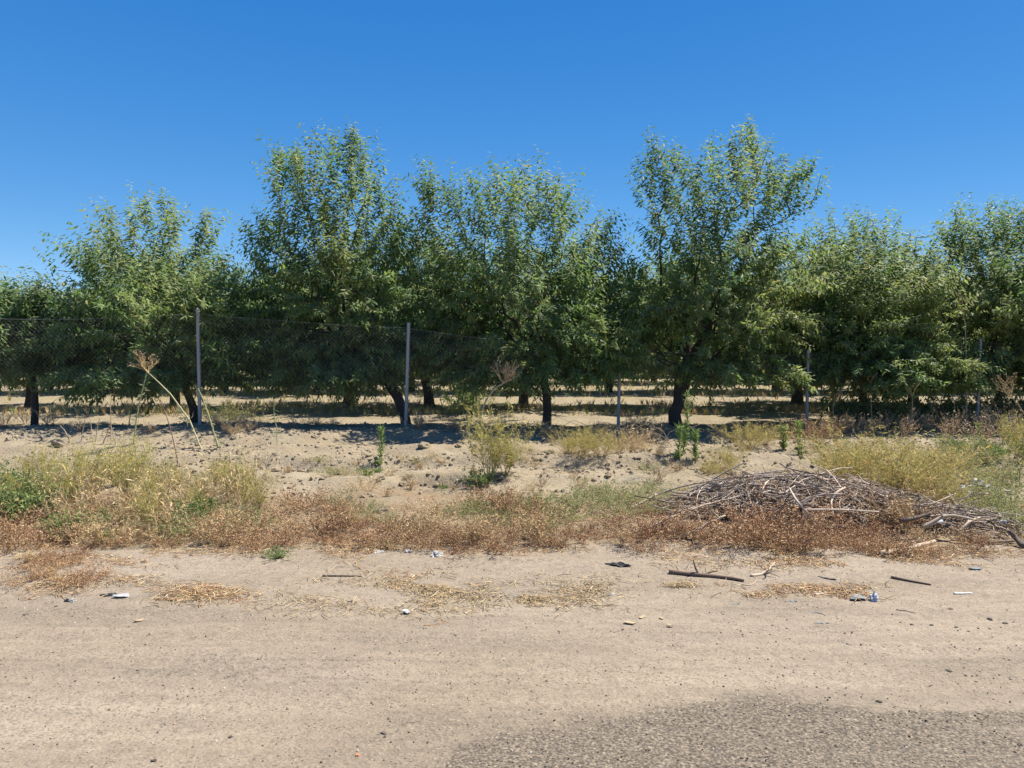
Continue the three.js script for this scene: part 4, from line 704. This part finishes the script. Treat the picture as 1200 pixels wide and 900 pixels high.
rubbish('plastic_tray', (() => { const b = new Buf(); const prof = []; for (let k = 0; k <= 8; k++) { const a = -0.9 + 1.8 * k / 8; prof.push([Math.sin(a) * 0.06, 0.06 - Math.cos(a) * 0.06]); } for (const x of [-0.16, 0.16]) for (const th of [0, 0.005]) for (const [z, y] of prof) b.v(x, y + th, z, [1, 1, 1]); const q = prof.length, st = (a, c) => { for (let k = 0; k < q - 1; k++) b.i.push(a + k, a + k + 1, c + k + 1, a + k, c + k + 1, c + k); }; st(0, 2 * q); st(q, 3 * q); st(0, q); st(2 * q, 3 * q); return b.geo(false); })(), M.paper, 1172, 582, -0.25, 'curved white plastic trough lying beside the crumpled bag', 'plastic', 0.05);
rubbish('plastic_bottle', (() => { const g = new THREE.LatheGeometry([[0.001, 0], [0.03, 0], [0.034, 0.01], [0.034, 0.12], [0.03, 0.14], [0.013, 0.17], [0.013, 0.19], [0.001, 0.19]].map(([x, y]) => new THREE.Vector2(x, y)), 14); g.rotateZ(Math.PI / 2); return g; })(), M.plastic, 1103, 628, 0.4, 'crushed white bottle under the low end of the heap', 'bottle', 0.12);
rubbish('paper_scrap', crumple(6, 0.055, 0.03, 0.03, 0.5), M.paper, 1175, 630, 0.4, 'white paper scrap on top of the end of the heap', 'paper', 0.12);
rubbish('plastic_and_shade_scrap', sheetScrap(7, 0.10, 0.05, 0.8), M.bluewhite, 143, 701, 0.2, 'flat grey-blue plastic piece with a modelled shadow at its end in the straw', 'plastic');
rubbish('rubber_and_shade_lump', crumple(8, 0.07, 0.014, 0.03, 0.5), M.black, 127, 699, 0.3, 'black lump built as the shadow of the flat grey-blue plastic', 'rubber');  // black mesh placed where the flat plastic only casts shade
rubbish('plastic_and_shade_scrap', crumple(9, 0.028, 0.02, 0.02, 0.6), M.paper, 85, 706, 0.3, 'small white scrap beside its modelled shadow on the road', 'plastic');
rubbish('rubber_and_shade_lump', crumple(10, 0.024, 0.02, 0.02, 0.5), M.black, 79, 707, 0.9, 'small black lump modelling the cast shadow of a white scrap', 'rubber');  // cast shadow of the white scrap, built as a black lump
rubbish('paper_scrap', crumple(11, 0.05, 0.035, 0.04, 0.8), M.paper, 511, 653, 0.6, 'crumpled white paper at the edge of the brown weeds', 'paper');
rubbish('paper_scrap', crumple(12, 0.04, 0.02, 0.03, 0.6), M.paper, 478, 648, 0.6, 'small pale paper wad in the brown weeds', 'paper');
rubbish('paper_scrap', crumple(13, 0.045, 0.02, 0.03, 0.6), new THREE.MeshStandardMaterial({ color: new THREE.Color(0.42, 0.40, 0.37), roughness: 0.9 }), 444, 649, 0.6, 'grey paper wad under the brown weeds', 'paper');
rubbish('plastic_and_shade_scrap', sheetScrap(14, 0.045, 0.04, 1.5), M.bluewhite, 476, 720, 0.5, 'small folded pale blue plastic on the straw streak', 'plastic');
rubbish('rubber_and_shade_lump', crumple(15, 0.03, 0.012, 0.02, 0.5), M.black, 411, 707, 0.2, 'small dark lump in the straw streak', 'rubber');
rubbish('rubber_and_shade_lump', crumple(16, 0.12, 0.028, 0.035, 0.45, 4), M.black, 726, 664, -0.25, 'black twisted rubber scrap on the road edge', 'rubber');
rubbish('plastic_strip', extrudeStrip(0.20, 0.035, 0.02, 0.01), M.black, 969, 679, -0.7, 'black curled plastic strip on the road edge', 'plastic');
rubbish('plastic_strip', extrudeStrip(0.19, 0.018, 0.01, 0.004), M.blue, 1005, 687, -0.25, 'thin pale blue strip on the road edge', 'plastic');
rubbish('plastic_and_shade_scrap', crumple(19, 0.045, 0.055, 0.035, 0.55, 4), new THREE.MeshPhysicalMaterial({ color: new THREE.Color(0.50, 0.52, 0.55), roughness: 0.4 }), 1024, 706, 0.4, 'bright white-blue torn plastic standing up on the road edge', 'plastic');
rubbish('plastic_and_shade_scrap', sheetScrap(20, 0.12, 0.05, 1.2), M.greyplastic, 1006, 704, 0.3, 'dark sheet laid as the shadow of the white-blue piece', 'plastic');  // dark grey sheet drawn in place of shade beside the upright piece
rubbish('plastic_strip', extrudeStrip(0.12, 0.014, -0.05, 0.006), M.greyplastic, 958, 722, 0.1, 'grey curved plastic strip on the road', 'plastic');
rubbish('plastic_strip', extrudeStrip(0.13, 0.026, 0.006, 0.008), M.greyplastic, 963, 732, -0.15, 'flat grey plastic bar below the curved strip', 'plastic');
rubbish('plastic_strip', extrudeStrip(0.12, 0.03, 0.006, 0.008), M.greyplastic, 927, 706, -0.2, 'flat grey plastic bar in the straw', 'plastic');
rubbish('plastic_strip', extrudeStrip(0.11, 0.028, 0.004, 0.007), new THREE.MeshStandardMaterial({ color: new THREE.Color(0.15, 0.18, 0.17), roughness: 0.7 }), 860, 709, 0, 'flat green-grey plastic bar at the straw edge', 'plastic');
rubbish('plastic_strip', extrudeStrip(0.06, 0.02, 0.0, 0.006), M.greyplastic, 868, 722, -0.4, 'short dark grey chip below the green-grey bar', 'plastic');
rubbish('plastic_strip', extrudeStrip(0.06, 0.018, 0.0, 0.006), M.black, 639, 723, 0, 'short black chip on the dusty road', 'plastic');
rubbish('paper_scrap', crumple(27, 0.045, 0.012, 0.03, 0.4), M.paper, 716, 699, 0.2, 'whitish paper scrap in the straw streak', 'paper');
rubbish('paper_scrap', crumple(28, 0.055, 0.014, 0.035, 0.6), new THREE.MeshStandardMaterial({ color: new THREE.Color(0.55, 0.48, 0.36), roughness: 0.9 }), 962, 697, 0.2, 'cream paper scrap beside the torn plastic', 'paper');
rubbish('plastic_and_shade_scrap', sheetScrap(29, 0.09, 0.03, 0.6), M.blue, 1143, 669, 0.1, 'flat blue-grey scrap at the straw edge', 'plastic');
rubbish('paper_scrap', crumple(30, 0.04, 0.016, 0.025, 0.6), M.paper, 1016, 640, 0.4, 'white scrap in the straw before the rust-brown weeds', 'paper');
rubbish('paper_scrap', crumple(31, 0.024, 0.014, 0.02, 0.6), M.paper, 867, 643, 0.4, 'tiny white scrap in the straw below the propped branch', 'paper');
// pale dry leaves flat on the road
[[738, 733, .07, 'large tan leaf flat on the dusty road'], [752, 725, .055, 'tan leaf curled beside the large flat one'], [775, 727, .035, 'small tan leaf beside the curled one'], [785, 737, .035, 'small tan leaf below the curled one'], [163, 730, .06, 'tan straw leaf on the road below the straw']].forEach(([u, v, s, l], k) => rubbish('dry_leaf', sheetScrap(40 + k, s * 0.8, s * 0.45, 0.8), new THREE.MeshStandardMaterial({ color: new THREE.Color(0.36, 0.285, 0.175), roughness: 0.9 }), u, v, k, l, 'leaf'));

// ------------------------------------------------------------------ pebbles, clods, grit and straw
function rockGeo(seed, detail = 1) { const g0 = new THREE.IcosahedronGeometry(1, detail), p = g0.attributes.position; for (let i = 0; i < p.count; i++) { const x = p.getX(i), y = p.getY(i), z = p.getZ(i), k = 1 + 0.34 * vn(x * 1.5 + seed * 3.1, y * 1.6 + z * 1.9) + 0.16 * vn(x * 4 + z * 2 + seed, y * 4); p.setXYZ(i, x * k, y * k * 0.72, z * k); } g0.computeVertexNormals(); return g0; }
const rocks = [1, 2, 3, 4, 5].map((k) => rockGeo(k, 2));
{
  const r = rng(717), dark = new THREE.MeshStandardMaterial({ color: new THREE.Color(0.055, 0.048, 0.042), roughness: 1 }), mid = new THREE.MeshStandardMaterial({ color: new THREE.Color(0.14, 0.115, 0.09), roughness: 1 });
  const spots = [[450, 863, .016], [180, 895, .013], [270, 868, .012], [1112, 789, .016], [1131, 793, .010], [1144, 801, .010], [1120, 801, .008], [1184, 799, .009], [1030, 826, .015], [1064, 812, .009], [1014, 780, .010], [1160, 693 + 35, .018], [1178, 732, .018], [1092, 734, .014], [1068, 734, .012], [1041, 741, .010], [1055, 731, .010], [1135, 742, .010], [1160, 739, .012], [963, 860, .010], [980, 878, .011], [892, 864, .012], [1195, 877, .012], [900, 890, .010], [337, 833, .010], [285, 811, .008], [376, 750, .008], [553, 724, .010], [730, 739, .012], [745, 740, .010], [683, 734, .008], [655, 742, .010], [868, 741, .010], [775, 791, .010], [815, 776, .008], [905, 735, .010], [946, 710, .010], [676, 764, .008], [65, 712, .014], [30, 722, .016], [75, 755, .008], [440, 758, .008], [1114, 716, .016], [1120, 737, .013], [990, 744, .010], [616, 677, .010], [676, 692, .009], [776, 655, .016], [1148, 781, .008], [1182, 776, .010]];
  spots.forEach(([u, v, s], k) => { const p = gp(u, v), o = new THREE.Mesh(rocks[k % 5], k % 3 ? dark : mid); o.position.set(p.x, p.y + s * 0.4, p.z); o.rotation.y = r() * 6.28; o.scale.set(s * 0.95, s * 0.55, s * 0.7); add(o, 'pebble'); tag(o, 'dark pebble lying on the dusty road', 'pebble', 'dark pebbles on the road'); });
  [[1084, 741, 'orange'], [17 * 1, 887, 'red']].forEach(() => {});
  { const p = gp(49 + 400, 887), o = new THREE.Mesh(rocks[0], new THREE.MeshStandardMaterial({ color: new THREE.Color(0.5, 0.2, 0.1), roughness: 0.9 })); o.position.set(p.x - 0.1, p.y + 0.004, p.z); o.scale.setScalar(0.009); add(o, 'pebble'); tag(o, 'tiny orange-red stone on the dusty road', 'pebble'); }
  const soil = [[0.30, 0.24, 0.165], [0.26, 0.21, 0.14], [0.325, 0.268, 0.19]].map((c) => new THREE.MeshStandardMaterial({ color: new THREE.Color(...c), roughness: 1, map: soilMap }));
  const clod = (u, v, s, label, group) => { const p = gp(u, v), o = new THREE.Mesh(rocks[Math.floor(r() * 5)], soil[Math.floor(r() * 3)]); o.position.set(p.x, p.y + s * 0.12, p.z); o.rotation.set(gauss(r) * 0.3, r() * 6.28, gauss(r) * 0.3); o.scale.set(s * (1 + r() * 0.4), s * 0.8, s); add(o, 'dirt_clod'); return tag(o, label, 'clod', group); };
  clod(498, 523, 0.075, 'large tan clod on the bare bank below the shaded step'); clod(72, 523, 0.10, 'pale clod on the bank before the dead stalks'); clod(496, 618, 0.075, 'grey clod half hidden in the rust-brown weeds'); clod(445, 600, 0.06, 'pale clod under the lip of the hollow');
  for (let k = 0; k < 22; k++) clod(340 + r() * 260, 503 + r() * 22, 0.025 + r() * r() * 0.05, 'tan clod on the shaded step below the fence', 'clods on the shaded step');
  for (let k = 0; k < 34; k++) { const t = r(); clod(430 + t * 380, 548 + gauss(r) * 16, 0.014 + Math.pow(r(), 2) * 0.032, 'tan clod on the sunlit furrows of the bank', 'clods on the sunlit bank'); }
  for (let k = 0; k < 14; k++) clod(230 + r() * 170, 545 + r() * 50, 0.018 + Math.pow(r(), 2) * 0.04, 'tan clod on the bank beside the yellow thicket', 'clods beside the yellow thicket');
  for (let k = 0; k < 16; k++) clod(410 + r() * 150, 565 + r() * 24, 0.015 + Math.pow(r(), 2) * 0.04, 'tan clod round the rim of the hollow', 'clods round the hollow');
  // crumbs of soil
  const scatter = (name, geo, mat, N, fn, label, cat) => { const im = new THREE.InstancedMesh(geo, mat, N), m = new THREE.Matrix4(), q = new THREE.Quaternion(), e = new THREE.Euler(), c = new THREE.Color(); for (let k = 0; k < N; k++) { const s = fn(k); e.set(s.rx ?? r() * 6, s.ry ?? r() * 6, s.rz ?? r() * 6); q.setFromEuler(e); m.compose(s.p, q, s.s); im.setMatrixAt(k, m); c.setRGB(...s.c); im.setColorAt(k, c); } add(im, name); im.userData.kind = 'stuff'; return tag(im, label, cat); };
  const small = rockGeo(9, 0), small1 = rockGeo(12, 1);
  scatter('soil_crumbs', small1, M.grain, 9000, () => { let x, d, n; do { d = 7.2 + Math.pow(r(), 0.8) * 4.8; x = (r() * 2 - 1) * (d * 0.74); n = fbm(x * 1.6, d * 3, 3) + 0.35 * Math.exp(-Math.pow((d - 9.1) / 0.4, 2)) + 0.25 * Math.exp(-Math.pow((d - 10.6) / 0.5, 2)); } while (n < r() * 0.55 - 0.12); const s = 0.005 + Math.pow(r(), 3) * 0.018; return { p: V(x, heightAt(x, -d) + s * 0.05, -d), s: V(s * (1 + r()), s * 0.8, s * (0.8 + r() * 0.6)), c: vary(r, [0.30, 0.243, 0.165], 0.18) }; }, 'loose crumbs of soil on the bank', 'soil');
  scatter('grit', small, M.grain, 17000, () => { let x, d, m; do { d = 2.3 + Math.pow(r(), 1.3) * 3.6; x = (r() * 2 - 1) * (d * 0.74 + 0.2); m = patchMask(x, d); } while (r() > 0.30 + m * 0.4); const s = 0.0010 + Math.pow(r(), 6) * 0.0048, dk = r() < 0.06 + m * 0.2; return { p: V(x, heightAt(x, -d) + 0.005 + s * 0.3, -d), s: V(s * 1.2, s * 0.8, s), c: vary(r, dk ? [0.11, 0.088, 0.064] : r() < 0.12 ? [0.40, 0.36, 0.28] : [0.27, 0.215, 0.145], 0.3) }; }, 'fine grit scattered over the dusty road', 'grit');
  // straw: thin bent blade
  const sb = new Buf(); sb.tube([[-0.5, 0, 0], [0, 0.04, 0.03], [0.5, 0, 0]], [0.02, 0.03, 0.016], 3, [1, 1, 1], false);
  const straw = sb.geo();
  const zones = [ // u0,u1,v0,v1, share, colour set
    [760, 1240, 628, 672, 0.27, 0], [0, 800, 630, 658, 0.20, 0], [-20, 130, 640, 700, 0.07, 0], [260, 690, 684, 728, 0.06, 1], [420, 600, 684, 706, 0.03, 1], [600, 760, 680, 718, 0.02, 1], [150, 300, 690, 716, 0.03, 0], [820, 1060, 690, 708, 0.05, 0], [600, 640, 700, 716, 0.02, 1], [780, 820, 688, 698, 0.01, 1], [0, 400, 560, 632, 0.06, 1], [400, 800, 560, 640, 0.08, 1], [380, 560, 655, 690, 0.015, 0], [60, 200, 660, 690, 0.025, 0]];
  const cum = []; let s0 = 0; for (const z of zones) cum.push(s0 += z[4]);
  scatter('straw_litter', straw, new THREE.MeshStandardMaterial({ roughness: 0.95, side: THREE.DoubleSide }), 13000, () => {
    let p, n, z, tries = 0; do { const q = r() * s0; z = zones[cum.findIndex((c) => c >= q)]; const u = lerp(z[0], z[1], (r() + r() + r()) / 3 * 1.3 - 0.15), v = lerp(z[2], z[3], (r() + r()) / 2 * 1.3 - 0.15); const D = EYE * F / (v - 410); const x = (u - 600) / F * D; p = V(x, heightAt(x, -D), -D); n = fbm(x * 2.3 + 7, D * 4.7, 3) + 0.12; } while (n < r() * 0.35 - 0.05 && tries++ < 20);
    const L = 0.03 + Math.pow(r(), 2) * 0.09, w = 0.05 + r() * 0.05; p.y += 0.006 + r() * 0.016;
    return { p, s: V(L, w * 0.9, w), rx: gauss(r) * 0.3, ry: r() * 6.28, rz: gauss(r) * 0.28, c: vary(r, z[5] ? (r() < 0.45 ? [0.36, 0.265, 0.16] : mul(STRAW[Math.floor(r() * 3)], 0.85)) : r() < 0.6 ? RUST[Math.floor(r() * 4)] : STRAW[Math.floor(r() * 3)], 0.3) };
  }, 'loose straw and dry stems lying along the road edge', 'straw');
}

// ------------------------------------------------------------------ shadows and picture
scene.traverse((o) => { if (o.isMesh) { o.castShadow = true; o.receiveShadow = true; } });
renderer.render(scene, camera);
